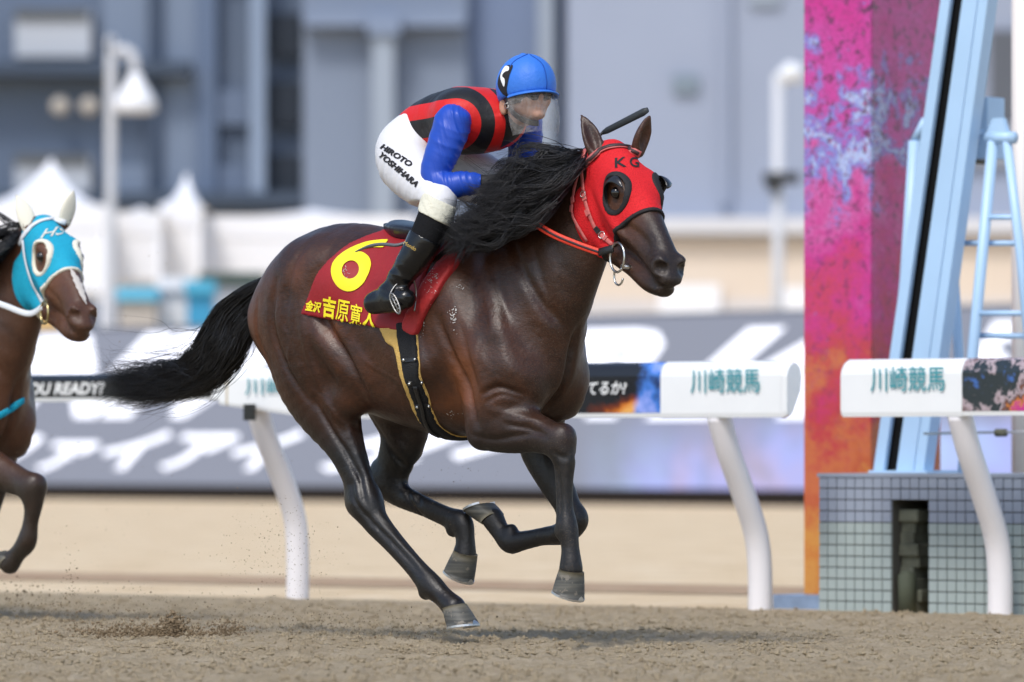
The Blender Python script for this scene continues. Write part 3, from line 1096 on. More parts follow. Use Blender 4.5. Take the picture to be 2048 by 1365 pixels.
def hoof_material():
    m = mat('hoof horn', (.10, .10, .085), .55, .4)
    g = NG(m)
    mp = g.n('ShaderNodeMapping'); mp.inputs['Scale'].default_value = (4, 4, 90)
    g.l(g.tc.outputs['Object'], mp.inputs[0])
    rings = g.noise(1.0, 4, vec=mp.outputs[0])
    dirt = g.noise(28, 5, rough=.65)
    c = g.ramp(rings, [(.3, (.035, .036, .034)), (.55, (.085, .083, .072)), (.75, (.14, .13, .105))])
    band = g.attr('band').outputs['Fac']
    c = g.mix(band, c, (.20, .175, .12))
    c = g.mix(g.math('GREATER_THAN', dirt, .60), c, (.17, .15, .12))
    g.l(c, g.b.inputs['Base Color'])
    g.bump(g.math('ADD', rings, dirt), .5, .004)
    return m


M_HOOF = hoof_material()


def add_hooves(rows, fr, parent, dz=0.0):
    for a in rows:
        pp = [fr.P(*a[i], a[4]) for i in range(4)] if not isinstance(a[0], np.ndarray) else list(a[:4])
        V, F, SV, SF = hoof_mesh((pp[0], pp[1]), (pp[2], pp[3]))
        h = mesh_obj('hoof', V, F, M_HOOF, parent)
        set_attr(h, 'band', np.repeat(np.clip(1 - np.arange(7) / 1.6, 0, 1), 24))
        mesh_obj('horseshoe', SV, SF, M_SHOE, h, False)


HL, HHI = (-1.0, -.45, -.02), (1.60, .55, 2.05)
horse = empty('racehorse', HF.o, HF.rz)
tag(horse, 'dark bay racehorse in a red hood galloping in front of the rail', 'horse', 'racing horses')
HFIELD = horse_field(.0075, HL, HHI, LEGS, HEAD, NECK)
hv, hq = HFIELD.mesh(3)
hv = sculpt(hv, hq)
M_COAT = coat_material('bay coat', (.013, .0062, .0045), (.125, .038, .011), (.0075, .007, .0072))
hbody = mesh_obj('body', hv, hq, M_COAT, horse)
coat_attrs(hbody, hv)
BODY_BVH = bvh_of(hv, hq)
add_hooves(HOOF, HF, horse)
for sg in (-1, 1):
    eyeball(HEAD, sg, M_EYE, horse)
M_RED = mesh_fabric('red mesh hood', (.62, .015, .02))
M_BLK = mat('black tape', (.018, .016, .017), .7, .3, bump=.2, bscale=150)
hood, HOOD_BVH = build_hood(HF, HEAD, NECK, .0048, HEAD['Q'](1180, 500, 0) - np.array([.10, .22, .12]), HEAD['Q'](1300, 290, 0) + np.array([.22, .24, .06]),
                            {'hood': M_RED, 'trim': M_BLK, 'eyetrim': M_BLK}, horse)
hood['label'] = 'red mesh hood with black edging'
M_CUP = mat('blinker cup plastic', (.014, .014, .016), .25, .5)
for sg in (-1, 1):
    blinker(HEAD, sg, {'cup': M_CUP}, hood)
# monogram on the forehead
tv, tf = text_mesh('K', .05, bold=.02, seg=.006, sx=.95)
pix_decal('monogram', HF, tv, tf, lambda x, y: (1230 + x * 540, 337 - y * 400 - x * 60), HOOD_BVH, M_BLK, hood, .0025)
tv, tf = text_mesh('G', .05, bold=.02, seg=.006, sx=.85)
pix_decal('monogram', HF, tv, tf, lambda x, y: (1259 + x * 500, 334 - y * 400 + x * 60), HOOD_BVH, M_BLK, hood, .0025)

# bridle -----------------------------------------------------------------
M_PINK = mat('pale red leather', (.50, .12, .11), .55, .4, bump=.2, bscale=120, var=.18, vscale=30)
M_BRBAND = mat('brown band leather', (.045, .022, .022), .5, .4, bump=.2, bscale=160)
hv_all = np.concatenate([hv, np.array(HOOD_BVH and [v.co for v in hood.data.vertices])])
hq_all = np.concatenate([hq, np.array([list(p.vertices) for p in hood.data.polygons]) + len(hv)])
HH_BVH = bvh_of(hv_all, hq_all)
bridle = empty('bridle', (0, 0, 0), 0, horse)
surf_strap('browband', HF, [(1168, 336), (1190, 310), (1221, 295), (1255, 296), (1279, 309)], HH_BVH, .026, M_PINK, bridle, .006)
surf_strap('browband_inlay', HF, [(1172, 333), (1192, 309), (1221, 295), (1255, 296), (1276, 307)], HH_BVH, .015, M_BRBAND, bridle, .0095)
surf_strap('cheek_strap', HF, [(1173, 302), (1166, 336), (1168, 366), (1172, 400), (1186, 443), (1200, 467), (1226, 490)], HH_BVH, .016, M_PINK, bridle, .007)
surf_strap('throat_strap', HF, [(1171, 302), (1160, 345), (1151, 378), (1147, 415), (1152, 442), (1176, 482)], HH_BVH, .013, M_PINK, bridle, .007)
for px, py, ang in ((1171, 390, 80), (1176, 420, 70), (1149, 395, 85), (1148, 412, 95), (1193, 455, 55), (1207, 472, 45)):
    hh = hit(HF, px, py, HH_BVH, .010)
    if hh:
        d = math.radians(ang)
        h2 = hit(HF, px + 12 * math.cos(d), py + 12 * math.sin(d), HH_BVH, .010)
        V, F = strap([hh[0], h2[0]], [hh[1], h2[1]], .022, .006)
        mesh_obj('strap_keeper', V, F, M_PINK if py not in (455,) else M_LEATHER, bridle, False)
        if py in (390, 472):
            mb = MB(); mb.tube(ring(hh[0] + hh[1] * .004, (hh[1].cross(Vector((0, 0, 1)))).normalized(), hh[1].cross(hh[1].cross(Vector((0, 0, 1)))).normalized(), .013, .002, 12), .002, 5)
            mb.build('buckle', M_STEEL, bridle, True)
# bit ring and mouthpiece
rc = np.array(hit(HF, 1238, 516, HH_BVH, 0.0)[0]) if hit(HF, 1238, 516, HH_BVH, 0.0) else HEAD['Q'](1262, 516, -.06)
rc = HEAD['Q'](1272, 516, -.078)
mb = MB(); mb.tube(ring(rc, HEAD['a'], HEAD['n'], .054, .0045, 32), .0048, 8)
mb.build('bit_ring', M_STEEL, bridle, True)
mb = MB(); mb.tube([rc + HEAD['a'] * .046, rc + HEAD['a'] * .050 + HEAD['side'] * .03, rc + HEAD['a'] * .055 + HEAD['side'] * .08], .009, 8)
mb.build('mouthpiece', M_STEEL, bridle, True)
mb = MB(); mb.tube(ring(rc + HEAD['a'] * .055 - HEAD['n'] * .04, HEAD['a'], HEAD['n'], .034, .004, 20, math.pi * 1.1, -math.pi * .95), .0042, 7)
mb.build('chin_ring', M_STEEL, bridle, True)

# reins --------------------------------------------------------------------
M_REIN = mat('orange red rubber rein', (.70, .045, .02), .5, .4, bump=.3, bscale=120)
M_REINB = mat('dark rein core', (.03, .012, .016), .55, .4)
def rein(sg, rows, name='rein'):
    pts = spline(rows, 8)
    nr = [Vector((.25, -1 * sg, .12)) for _ in pts]
    V, F = strap(pts, nr, .027, .006)
    o = mesh_obj(name, V, F, M_REIN, horse, True)
    V, F = strap([p + np.array(n) * .0015 for p, n in zip(pts, nr)], nr, .009, .0075)
    mesh_obj('rein_stripe', V, F, M_REINB, o, True)
    return o
r_near = [P(985, 395, -.14), P(1012, 408, -.16), P(1048, 432, -.185), P(1100, 466, -.175), P(1150, 488, -.15), P(1198, 505, -.128)]
rein(1, r_near)
hookp = rc - HEAD['a'] * .046
V, F = strap(spline([r_near[-1], (np.array(r_near[-1]) + hookp) / 2 + np.array([0, -.004, 0]), hookp], 5), [Vector((.25, -1, .12))] * 11, .030, .009)
mesh_obj('rein_billet', V, F, M_LEATHER, horse, True)
far = [np.array([p[0], -p[1] * .95, p[2]]) for p in r_near[:-1]] + [HEAD['Q'](1262, 516, .085)]
rein(-1, far)
# ------------------------------------------------------------------ saddle, cloth, girth
def torso_piece(name, off, sd, m, parent, ymax=None, sm=1):
    """a layer lying on the horse: body field grown by off, cut by a side-view shape"""
    f = HFIELD
    q = f.sl((-.95, -.45, .60), (.75, .45, 1.85))
    X, Y, Z = f.pts(q)
    sd = sd(X, Y, Z)
    F = np.maximum(f.F[q] - off, sd)
    lo = np.array([f.ax[i][q[i].start] for i in range(3)])
    V, Fc = surface_nets(F.astype(np.float32), lo, f.h)
    V = relax(V, Fc, sm)
    return mesh_obj(name, V, Fc, m, parent), bvh_of(V, Fc)


def xz(rows):
    """side-view (x, z) of picture points; rows without a depth are read off the horse's flank"""
    out = []
    for r in rows:
        if len(r) == 2:
            k = hit(HF, r[0], r[1], BODY_BVH, 0.0)
            out.append(np.array(k[0])[[0, 2]])
        else:
            out.append(HF.P(*r)[[0, 2]])
    return out


tackroot = horse
M_CLOTH = mat('dark red saddlecloth', (.28, .012, .016), .55, .35, bump=.15, bscale=60, var=.12, vscale=5)
M_PAD = mat('worn red pad', (.36, .022, .022), .6, .35, bump=.3, bscale=70, var=.22, vscale=9)
M_BEIGE = mat('yellow felt pad', (.62, .40, .12), .85, .2, bump=.4, bscale=120)
M_GIRTH = mat('black webbing girth', (.012, .012, .013), .75, .3, bump=.5, bscale=220)
M_YEL = mat('yellow print', (.86, .72, .02), .5, .3)

rear = xz([(600, 629), (618, 596), (640, 552), (668, 514), (705, 486), (742, 470), (775, 463, -.03)])
low = xz([(835, 668), (800, 663), (700, 646), (650, 637)])
cl_poly = np.array(list(rear) + [np.array([rear[-1][0] + .03, 1.8]), np.array([.22, 1.8]), np.array([.24, 1.45])] + list(low))
cloth, CL_BVH = torso_piece('saddlecloth', .010, lambda X, Y, Z: poly_sd(X, Z, cl_poly) + 0 * Y, M_CLOTH, horse)
pad_poly = xz([(925, 492), (895, 515), (868, 540), (838, 585), (818, 625), (808, 650), (810, 664), (822, 671), (834, 673), (843, 655), (850, 636), (878, 590), (912, 540), (942, 490)])
pad_poly = np.array(pad_poly + [np.array([pad_poly[-1][0] + .02, 1.75]), np.array([pad_poly[0][0] + .03, 1.75])])
pad, PAD_BVH = torso_piece('front_pad', .020, lambda X, Y, Z: poly_sd(X, Z, pad_poly) + 0 * Y, M_PAD, horse, sm=3)
low_e = lambda p, q: [np.array([p[0], .70]), np.array([q[0], .70])]
gl = xz([(796, 645), (805, 717), (822, 776), (838, 826), (851, 850)])
gr = xz([(832, 645), (840, 728), (857, 791), (872, 836), (880, 852)])
ul = xz([(760, 655), (775, 687), (788, 696), (794, 717), (809, 772), (827, 821), (840, 842)])
und_poly = ul + low_e(ul[-1], gr[-1] + np.array([.003, 0])) + [p + np.array([.002, 0]) for p in gr[::-1]]
under, UN_BVH = torso_piece('girth_underlay', .009, lambda X, Y, Z: poly_sd(X, Z, und_poly) + 0 * Y, M_BEIGE, horse, sm=2)
g_poly = gl + low_e(gl[-1], gr[-1]) + gr[::-1]
girth, G_BVH = torso_piece('girth', .017, lambda X, Y, Z: poly_sd(X, Z, g_poly) + 0 * Y, M_GIRTH, horse, sm=2)
for px, py in ((819, 722), (830, 768), (845, 814)):
    a, b = hit(HF, px - 11, py - 1, G_BVH, .004), hit(HF, px + 13, py - 2, G_BVH, .004)
    V, F = strap([a[0], b[0]], [a[1], b[1]], .018, .006)
    bk = mesh_obj('girth_buckle', V, F, M_LEATHER, girth, False)
    for k in (a, b):
        mb = MB(); mb.tube([k[0] * .85 + (a[0] + b[0]) * .075 - k[1] * .002, k[0] * .85 + (a[0] + b[0]) * .075 + k[1] * .007], .0055, 8)
        mb.build('stud', M_STEEL, bk, True)
tp, tn = [], []
for px, py in spline([(831, 772), (838, 795), (845, 815), (850, 840), (862, 862), (880, 872)], 4):
    k = hit(HF, px, py, G_BVH, .007)
    if k: tp.append(k[0]); tn.append(k[1])
V, F = strap(tp, tn, .018, .005)
mesh_obj('girth_strap', V, F, M_LEATHER, girth, True)

# number and lettering on the cloth
six = smooth_poly([(775.4, 480.8), (771, 488.5), (766.6, 495.9), (750, 496), (735.9, 497.5), (722, 501), (715.7, 504.5), (723, 505), (731, 508.5), (739, 516), (742.8, 528), (740.5, 541), (735.9, 552.5), (726, 569), (710, 581), (694, 583.2), (679, 576.3), (668, 562.3), (663, 544.7), (666.5, 526.5), (680.4, 510.3), (702.5, 496.4), (730.6, 485.7), (753.4, 481.8)], 4)
hole = [(701.4 + 17.5 * math.cos(t) * .98 - 6 * math.sin(t) * .25, 540.5 + 18.0 * math.sin(t)) for t in np.linspace(0, 2 * math.pi, 33)[:-1]]
sv, sf = poly_shape([[(x, -y) for x, y in six], [(x, -y) for x, y in hole]], 5.0)
pix_decal('number', HF, sv, sf, lambda x, y: (x, -y), CL_BVH, M_YEL, cloth, .004)
tv, tf = text_mesh('金沢', 1.0, bold=.035, seg=.12)
w_ = tv[:, 0].max()
pix_decal('lettering', HF, tv, tf, lambda x, y: (610 + x / w_ * 31 + y * 5, 622 + x / w_ * 5 - y * 22), CL_BVH, M_YEL, cloth, .004)
for ch, x0, y0, w2, h2, sl in (('吉', 645, 633, 26, 42, 3), ('原', 672, 640, 25, 42, 4), ('寛', 699, 648, 24, 42, 4), ('人', 726, 651, 24, 34, 4)):
    tv, tf = text_mesh(ch, 1.0, bold=(.035 if ch in '吉人' else .008), seg=.10)
    w_ = tv[:, 0].max()
    pix_decal('lettering', HF, tv, tf, lambda x, y: (x0 + x / w_ * w2 + y * sl, y0 + x / w_ * 6 - y * h2), CL_BVH, M_YEL, cloth, .004)

# saddle --------------------------------------------------------------------
M_SADDLE = mat('blue black saddle leather', (.016, .019, .028), .32, .5, bump=.15, bscale=120)
sf_ = Field((-.36, -.26, 1.42), (.40, .26, 1.80), .0065)
sx0 = HF.P(862, 458, 0)
sf_.chain([(sx0[0] - .16, 0, 1.605, .075, .020, .06), (sx0[0] - .08, 0, 1.592, .12, .018, .07), (sx0[0] + .06, 0, 1.575, .11, .018, .06), (sx0[0] + .18, 0, 1.585, .07, .022, .06), (sx0[0] + .24, 0, 1.60, .04, .03, .06)], sub=5, k=.01)
for sg in (-1, 1):   # small flaps
    sf_.chain([(sx0[0] + .10, sg * .13, 1.58, .012, .09, .09), (sx0[0] + .14, sg * .19, 1.50, .012, .10, .10), (sx0[0] + .17, sg * .235, 1.46, .012, .07, .08)], side=(0, sg * .75, .66), sub=4, k=.02)
sv, sq = sf_.mesh(2)
saddle = mesh_obj('racing_saddle', sv, sq, M_SADDLE, None)
saddle.location = HF.o; saddle.rotation_euler = (0, 0, HF.rz)
mb = MB(); mb.tube(spline([HF.P(812, 486, -.33), HF.P(792, 491, -.355), HF.P(765, 489, -.36), HF.P(738, 493, -.35), HF.P(711, 504, -.335)], 6), [.0065] * 18 + [.006, .006, .005, .0045, .004, .003, .002], 8)
mb.build('loose_strap', mat('grey rubber strap', (.10, .11, .12), .5, .4, bump=.2, bscale=90), saddle, True)
tag(saddle, 'small dark racing saddle under the rider in red and black', 'saddle')

# ------------------------------------------------------------------ the rider
rider = empty('person', HF.o, HF.rz)
tag(rider, 'person in blue helmet and red and black striped top riding crouched over the racing saddle', 'person')
yK = -.26
J = {}
J['torso'] = LN([(836, 293, 0, .150, .125, .125), (866, 262, 0, .145, .115, .115), (905, 245, 0, .155, .118, .120), (948, 240, 0, .165, .122, .125), (985, 240, 0, .135, .105, .11), (1005, 236, 0, .085, .07, .08)])
J['arm'] = LN([(906, 246, -.185, .066, .070, .068), (890, 292, -.215, .058, .068, .066), (870, 348, -.24, .046, .054, .052), (890, 371, -.235, .046, .046, .046), (925, 368, -.20, .043, .043, .043), (966, 368, -.15, .030, .032, .032)])
J['farm'] = LN([(1046, 250, .185, .070, .070, .070), (1050, 300, .23, .058, .062, .062), (1040, 352, .25, .050, .052, .052), (1052, 372, .18, .044, .045, .045), (1058, 378, .13, .032, .034, .034)])
J['leg'] = LN([(812, 300, -.09, .100, .125, .125), (812, 326, -.13, .095, .115, .115), (838, 362, -.20, .080, .092, .092), (880, 402, yK, .062, .066, .068)])
J['shin'] = LN([(878, 404, yK, .060, .062, .062), (868, 440, -.29, .058, .062, .066), (840, 500, -.325, .050, .054, .062), (800, 560, -.345, .040, .042, .046), (784, 584, -.35, .038, .040, .044)])
J['foot'] = LN([(748, 607, -.352, .032, .036, .034), (770, 604, -.352, .036, .05, .036), (795, 602, -.358, .042, .044, .036), (812, 598, -.362, .034, .032, .03)])
mir = lambda rows: [(r[0], -r[1], *r[2:]) for r in rows]
JHF = Frame(0, 0, 58.0, base=list(HF.W(HF.P(1050, 200, 0.0))[:2]) + [0])
JS = HF.fromW(HF.o + JHF.L)                     # head's left
def JQ(px, py, y=0.0):
    return HF.fromW(JHF.W(JHF.P(px, py, 0.0))) + JS * y
jup = JQ(1045, 110) - JQ(1062, 270); jup /= np.linalg.norm(jup)
jfw = np.cross(JS, jup); jfw = jfw if jfw[0] > 0 else -jfw
JR = np.stack([jfw, JS, jup])


def body_parts(f, grow=0.0, which='all', k=.03):
    G = lambda rows: [(r[0], r[1], r[2], r[3] + grow, r[4] + grow, r[5] + grow) for r in rows]
    if which in ('all', 'torso'):
        f.chain(G(J['torso']), sub=4, k=k)
        for sg in (-1, 1):
            f.ell(HF.P(962, 232, 0) + np.array([0, sg * .125, .0]), np.array([.085, .075, .075]) + grow, k=.07)     # shoulders
    if which in ('all', 'arm'):
        f.chain(G(J['arm']), sub=4, k=k)
    if which in ('all', 'farm'):
        f.chain(G(J['farm']), sub=4, k=k)
    if which in ('all', 'leg'):
        for r in (J['leg'], mir(J['leg'])):
            f.chain(G(r), sub=4, k=.05)
    if which in ('all', 'shin'):
        for r in (J['shin'], mir(J['shin']), J['foot'], mir(J['foot'])):
            f.chain(G(r), sub=4, k=k)


def hand(f, wrist, fwd, side, grip=1):
    """a fist closed on the reins: palm, four curled fingers, thumb"""
    w = np.array(wrist); fw = np.array(fwd) / np.linalg.norm(fwd); s = np.array(side) / np.linalg.norm(side)
    up = np.cross(fw, s); up = up if up[2] > 0 else -up
    f.chain([(*(w - fw * .02), .026, .028, .028), (*(w + fw * .045), .022, .040, .040), (*(w + fw * .085), .020, .042, .040)], side=s, sub=4, k=.015)
    for i in range(4):
        o = w + fw * (.088 - .004 * abs(i - 1.3)) + up * (.032 - .021 * i)
        a = o + fw * .022 - s * grip * .008
        b = a - s * grip * .026 - fw * .006
        c = b - fw * .028 - s * grip * .002
        f.chain([(*o, .0095, .0095, .0095), (*a, .0095, .0095, .0095), (*b, .009, .009, .009), (*c, .0078, .0078, .0078)], side=up, sub=3, k=.004)
    t0 = w + fw * .03 + up * .030
    f.chain([(*t0, .012, .012, .012), (*(t0 + fw * .035 + up * .012 - s * grip * .018), .0105, .0105, .0105), (*(t0 + fw * .062 - s * grip * .026), .0085, .0085, .0085)], side=s, sub=3, k=.006)


def jhead(f, full=True):
    A = lambda px, py, y=0: JQ(px, py, y)
    c = A(1050, 186)
    f.ell(c, (.092, .074, .108), k=.02, R=JR)
    f.chain([(*HF.P(995, 232, 0), .062, .065, .065), (*(c - jfw * .035 - jup * .06), .055, .058, .058)], sub=4, k=.04)   # neck
    f.ell(c + jfw * .045 - jup * .062, (.045, .052, .055), k=.035, R=JR)        # jaw
    f.ell(c + jfw * .080 - jup * .105, (.022, .024, .018), k=.02, R=JR)         # chin
    f.ell(c + jfw * .098 - jup * .040, (.019, .013, .026), k=.012, R=JR)        # nose
    f.ell(c + jfw * .082 - jup * .005, (.014, .05, .012), k=.015, R=JR)         # brow
    for sg in (-1, 1):
        f.ell(c + jfw * .086 + JS * sg * .030 - jup * .018, (.012, .016, .011), k=.008, R=JR, op='cut')
        f.ell(c + jfw * .072 + JS * sg * .040 - jup * .045, (.02, .022, .02), k=.02, R=JR)
        f.ell(c - jfw * .036 + JS * sg * .080 - jup * .048, (.022, .012, .034), k=.006, R=JR)   # ears
        f.ell(c - jfw * .030 + JS * sg * .092 - jup * .046, (.011, .008, .020), k=.006, R=JR, op='cut')
    f.ell(c + jfw * .092 - jup * .082, (.012, .022, .007), k=.006, R=JR)        # lips


M_SKIN = mat('skin', (.45, .24, .16), .5, .4, var=.08, vscale=30)
RLO, RHI = HF.P(740, 640, -.30) - np.array([.12, .16, .05]), HF.P(1085, 110, .0) + np.array([.12, .42, .12])
RLO[1], RHI[1] = -.46, .46
bf = Field(RLO, RHI, .0062)
body_parts(bf, -.012)
jhead(bf)
wr = np.array(J['arm'][-1][:3]); wl = np.array(J['farm'][-1][:3])
fr_ = np.array([.85, .30, -.25]); fl_ = np.array([.90, -.18, -.20])
hand(bf, wr, fr_, (.25, -.95, 0), 1)
hand(bf, wl, fl_, (-.15, .98, 0), 1)
bv, bq = bf.mesh(1)
rb = mesh_obj('body', bv, bq, M_SKIN, rider)

def cloth_mesh(name, fn, m, parent, sm=2, h=.0062, lo=None, hi=None):
    f = Field(RLO if lo is None else lo, RHI if hi is None else hi, h)
    fn(f)
    V, F = f.mesh(sm)
    o = mesh_obj(name, V, F, m, parent)
    return o, V, F


def cutp(f, p, n):
    q = tuple(slice(None) for _ in range(3))
    f.F = np.maximum(f.F, half(f, q, np.array(p), np.array(n) / np.linalg.norm(n))).astype(np.float32)


def fold(V, F, dirv, freq, amp, mask=None, seed=0):
    """cloth folds: ripples across dirv"""
    N = vnormals(V, F)
    d = np.array(dirv) / np.linalg.norm(dirv)
    u = V @ d
    rng = np.random.default_rng(seed)
    w = 0
    for _ in range(4):
        ph, fq = rng.uniform(0, 6.28), freq * rng.uniform(.7, 1.5)
        q = V @ rng.normal(size=3) * 9
        w = w + 1 - 2 * np.abs(np.sin((u * fq + ph + 1.3 * np.sin(q)) * .5)) ** .7
    w = w / 4
    m = 1 if mask is None else mask(V)
    return V + N * (amp * w * m)[:, None]


# breeches
M_WHITE = mat('white breeches', (.70, .695, .71), .6, .3, bump=.12, bscale=60)
hipx = HF.P(820, 300, 0)
def f_breech(f):
    G = .004
    f.chain([(r[0], r[1], r[2], r[3] + G, r[4] + G, r[5] + G) for r in J['torso'][:2]], sub=4, k=.02)
    body_parts(f, G, 'leg')
    for sg in (-1, 1):
        p = HF.P(884, 414, yK); p[1] = abs(p[1]) * sg
    p = HF.P(885, 418, yK)
    cutp(f, p, HF.P(868, 446, -.29) - HF.P(884, 404, yK))
br, V, F = cloth_mesh('breeches', f_breech, M_WHITE, rider)
kd = np.array(J['leg'][-1][:3]) - np.array(J['leg'][0][:3])
V = fold(V, F, kd, 85, .0050, lambda V: np.clip((HF.P(800, 315, 0)[2] - V[:, 2]) / .08, 0, 1), 3)
br.data.vertices.foreach_set('co', V.astype(np.float32).ravel())
BR_BVH = bvh_of(V, F)
tdir = (62, 47)
for txt, x0, y0, L, hgt, ang in (('HIROTO', 760, 297, 72, 12, 33), ('YOSHIHARA', 757, 313, 98, 12.5, 40)):
    tv, tf = text_mesh(txt, 1.0, bold=.045, seg=.3, shear=.2)
    w_ = tv[:, 0].max()
    ca, sa = math.cos(math.radians(ang)), math.sin(math.radians(ang))
    pix_decal('lettering', HF, tv, tf, lambda x, y: (x0 + x / w_ * L * ca + y * hgt * sa, y0 + x / w_ * L * sa - y * hgt * ca), BR_BVH, M_BLK, br, .003)

# top (red with black stripes)
M_TOP = mat('red and black jersey', (.62, .012, .012), .5, .3)
g = NG(M_TOP)
s_at = g.attr('stripe').outputs['Fac']
st = g.n('ShaderNodeValToRGB'); st.color_ramp.interpolation = 'CONSTANT'
e = st.color_ramp.elements
red, blk = (.60, .014, .012, 1), (.014, .013, .014, 1)
e[0].position, e[0].color = 0, blk
e[1].position, e[1].color = .034 * 3, red
for p_, c_ in ((.094, blk), (.146, red), (.186, blk), (.226, red), (.262, blk)):
    x = e.new(p_ * 3); x.color = c_
g.l(g.math('MULTIPLY', s_at, 3.0), st.inputs[0])
g.l(st.outputs[0], g.b.inputs['Base Color'])
g.bump(g.noise(16, 5, rough=.6), .35, .012)
waist_p, waist_n = HF.P(812, 262, 0), HF.P(812, 262, 0) - HF.P(870, 250, 0)
def f_top(f):
    body_parts(f, .008, 'torso')
    cutp(f, HF.P(846, 270, 0), np.array([-.86, 0, -.45]))
tp_, V, F = cloth_mesh('jersey', f_top, M_TOP, rider)
V = fold(V, F, (1, 0, .4), 38, .0035, None, 5)
V = fold(V, F, (.3, 1, .3), 30, .0025, None, 6)
tp_.data.vertices.foreach_set('co', V.astype(np.float32).ravel())
def scr(V):        # side view seen from the horse's right front: the stripes run round the shoulder
    return np.stack([V[:, 0] * HF.c - np.abs(V[:, 1]) * HF.s, V[:, 2]], 1)
S_, W_ = scr(HF.P(912, 248, -.17)[None])[0], scr(HF.P(775, 268, -.14)[None])[0]
sv_ = scr(V)
d_, _t = line_dist(sv_[:, 0], sv_[:, 1], np.array([S_, W_]))
set_attr(tp_, 'stripe', d_)
# collar
M_COLL = mat('red collar', (.60, .014, .012), .5, .3)
def f_coll(f):
    f.chain([(*HF.P(994, 231, 0), .072, .075, .082), (*HF.P(1012, 222, 0), .070, .072, .080)], sub=4, k=.01)
    cutp(f, HF.P(1012, 222, 0), np.array([.9, 0, .45]))
cloth_mesh('collar', f_coll, M_COLL, tp_, 1)
def f_scarf(f):
    f.chain([(*HF.P(1004, 232, 0), .066, .07, .075), (*HF.P(1026, 222, 0), .064, .066, .078)], sub=4, k=.01)
cloth_mesh('neck_guard', f_scarf, M_BLK, rider, 1)

# sleeves
M_BLUE = mat('royal blue sleeves', (.012, .062, .42), .42, .4)
NG(M_BLUE)
for which, nm in (('arm', 'sleeve'), ('farm', 'sleeve')):
    rows = J[which]
    def f_sl(f):
        body_parts(f, .006, which)
        w, pv = np.array(rows[-1][:3]), np.array(rows[-2][:3])
        cutp(f, w + (w - pv) * -.05, w - pv)
    pr = np.array([r[:3] for r in rows])
    sl, V, F = cloth_mesh(nm, f_sl, M_BLUE, rider, 1, .0042, pr.min(0) - .11, pr.max(0) + .11)
    el = np.array(rows[2][:3]); wv = np.array(rows[-1][:3]) - el
    d = np.linalg.norm(V - el, axis=1)
    V = fold(V, F, wv + np.array([.05, 0, .12]), 230, .0042, lambda V: np.clip(((V - el) @ (wv / np.linalg.norm(wv)) + .02) / .05, 0, 1), 9)
    V = fold(V, F, np.array([.5, 0, 1]), 75, .0028, lambda V: np.clip(((V[:, 2] - el[2]) - .03) / .06, 0, 1), 4)
    sl.data.vertices.foreach_set('co', V.astype(np.float32).ravel())

# gloves
M_GLOVE = mat('black glove', (.02, .02, .022), .6, .3, bump=.3, bscale=160)
for w, fw, sd_ in ((wr, fr_, (.25, -.95, 0)), (wl, fl_, (-.15, .98, 0))):
    f = Field(w - .16, w + .16, .004)
    hand(f, w, fw, sd_, 1); f.F -= np.float32(.0022)
    V, F = f.mesh(1)
    mesh_obj('glove', V, F, M_GLOVE, rider)

# socks and boots
M_SOCK = mat('black gaiter', (.008, .008, .009), .85, .15, bump=.3, bscale=150)
M_BOOT = mat('polished black boot', (.005, .005, .0055), .26, .42, bump=.12, bscale=50)
def f_sock(f):
    body_parts(f, .003, 'shin')
sock_cut = HF.P(836, 508, -.325)
shin_d = np.array(J['shin'][2][:3]) - np.array(J['shin'][1][:3])
M_BAND = mat('elastic knee band', (.66, .64, .52), .8, .2, bump=.4, bscale=90)
for sg in (-1, 1):
    R = J['shin'] if sg < 0 else mir(J['shin'])
    Ft = J['foot'] if sg < 0 else mir(J['foot'])
    A = np.array([r[:3] for r in list(R) + list(Ft)])
    lo, hi = A.min(0) - .09, A.max(0) + .09
    for nm, m_, gr, top, bot in (('gaiter', M_SOCK, .003, 0.12, .62), ('boot', M_BOOT, .008, .43, None), ('knee_band', M_BAND, .010, -.03, .20)):
        f = Field(lo, hi, .0055)
        gg = lambda rows: [(*r[:3], r[3] + gr, r[4] + gr, r[5] + gr) for r in rows]
        f.chain(gg(R), sub=4, k=.02)
        if nm == 'boot': f.chain(gg(Ft), sub=4, k=.02)
        k0, k1 = np.array(R[0][:3]), np.array(R[3][:3])
        dv = (k1 - k0)
        cutp(f, k0 + dv * top, -dv)
        if bot is not None: cutp(f, k0 + dv * bot, dv)
        V, F = f.mesh(1)
        if nm == 'boot':
            V = fold(V, F, dv, 75, .0060, lambda V: np.clip(((V - k0) @ dv / (dv @ dv) - .75) / .15, 0, 1) * np.clip((1.25 - (V - k0) @ dv / (dv @ dv)) / .1, 0, 1), 12)
        if nm == 'knee_band':
            V = fold(V, F, np.array([1, .4, .8]), 130, .003, None, 2)
        o = mesh_obj(nm, V, F, m_, rider)
        if nm == 'boot' and sg < 0:
            BOOT_BVH = bvh_of(V, F); boot = o
M_GOLD = mat('gold stitching', (.55, .36, .08), .4, .4)
tv, tf = text_mesh('Mondo', 1.0, seg=.3, shear=.3)
w_ = tv[:, 0].max()
pix_decal('stitched_mark', HF, tv, tf, lambda x, y: (807 + x / w_ * 24 + y * 2, 489 + x / w_ * 14 - y * 8), BOOT_BVH, M_GOLD, boot, .0015)
V_, n_ = [], []
for px, py in spline([(806, 468), (826, 478), (850, 492), (862, 502)], 4):
    k = hit(HF, px, py, BOOT_BVH, .001)
    if k: V_.append(k[0]); n_.append(k[1])

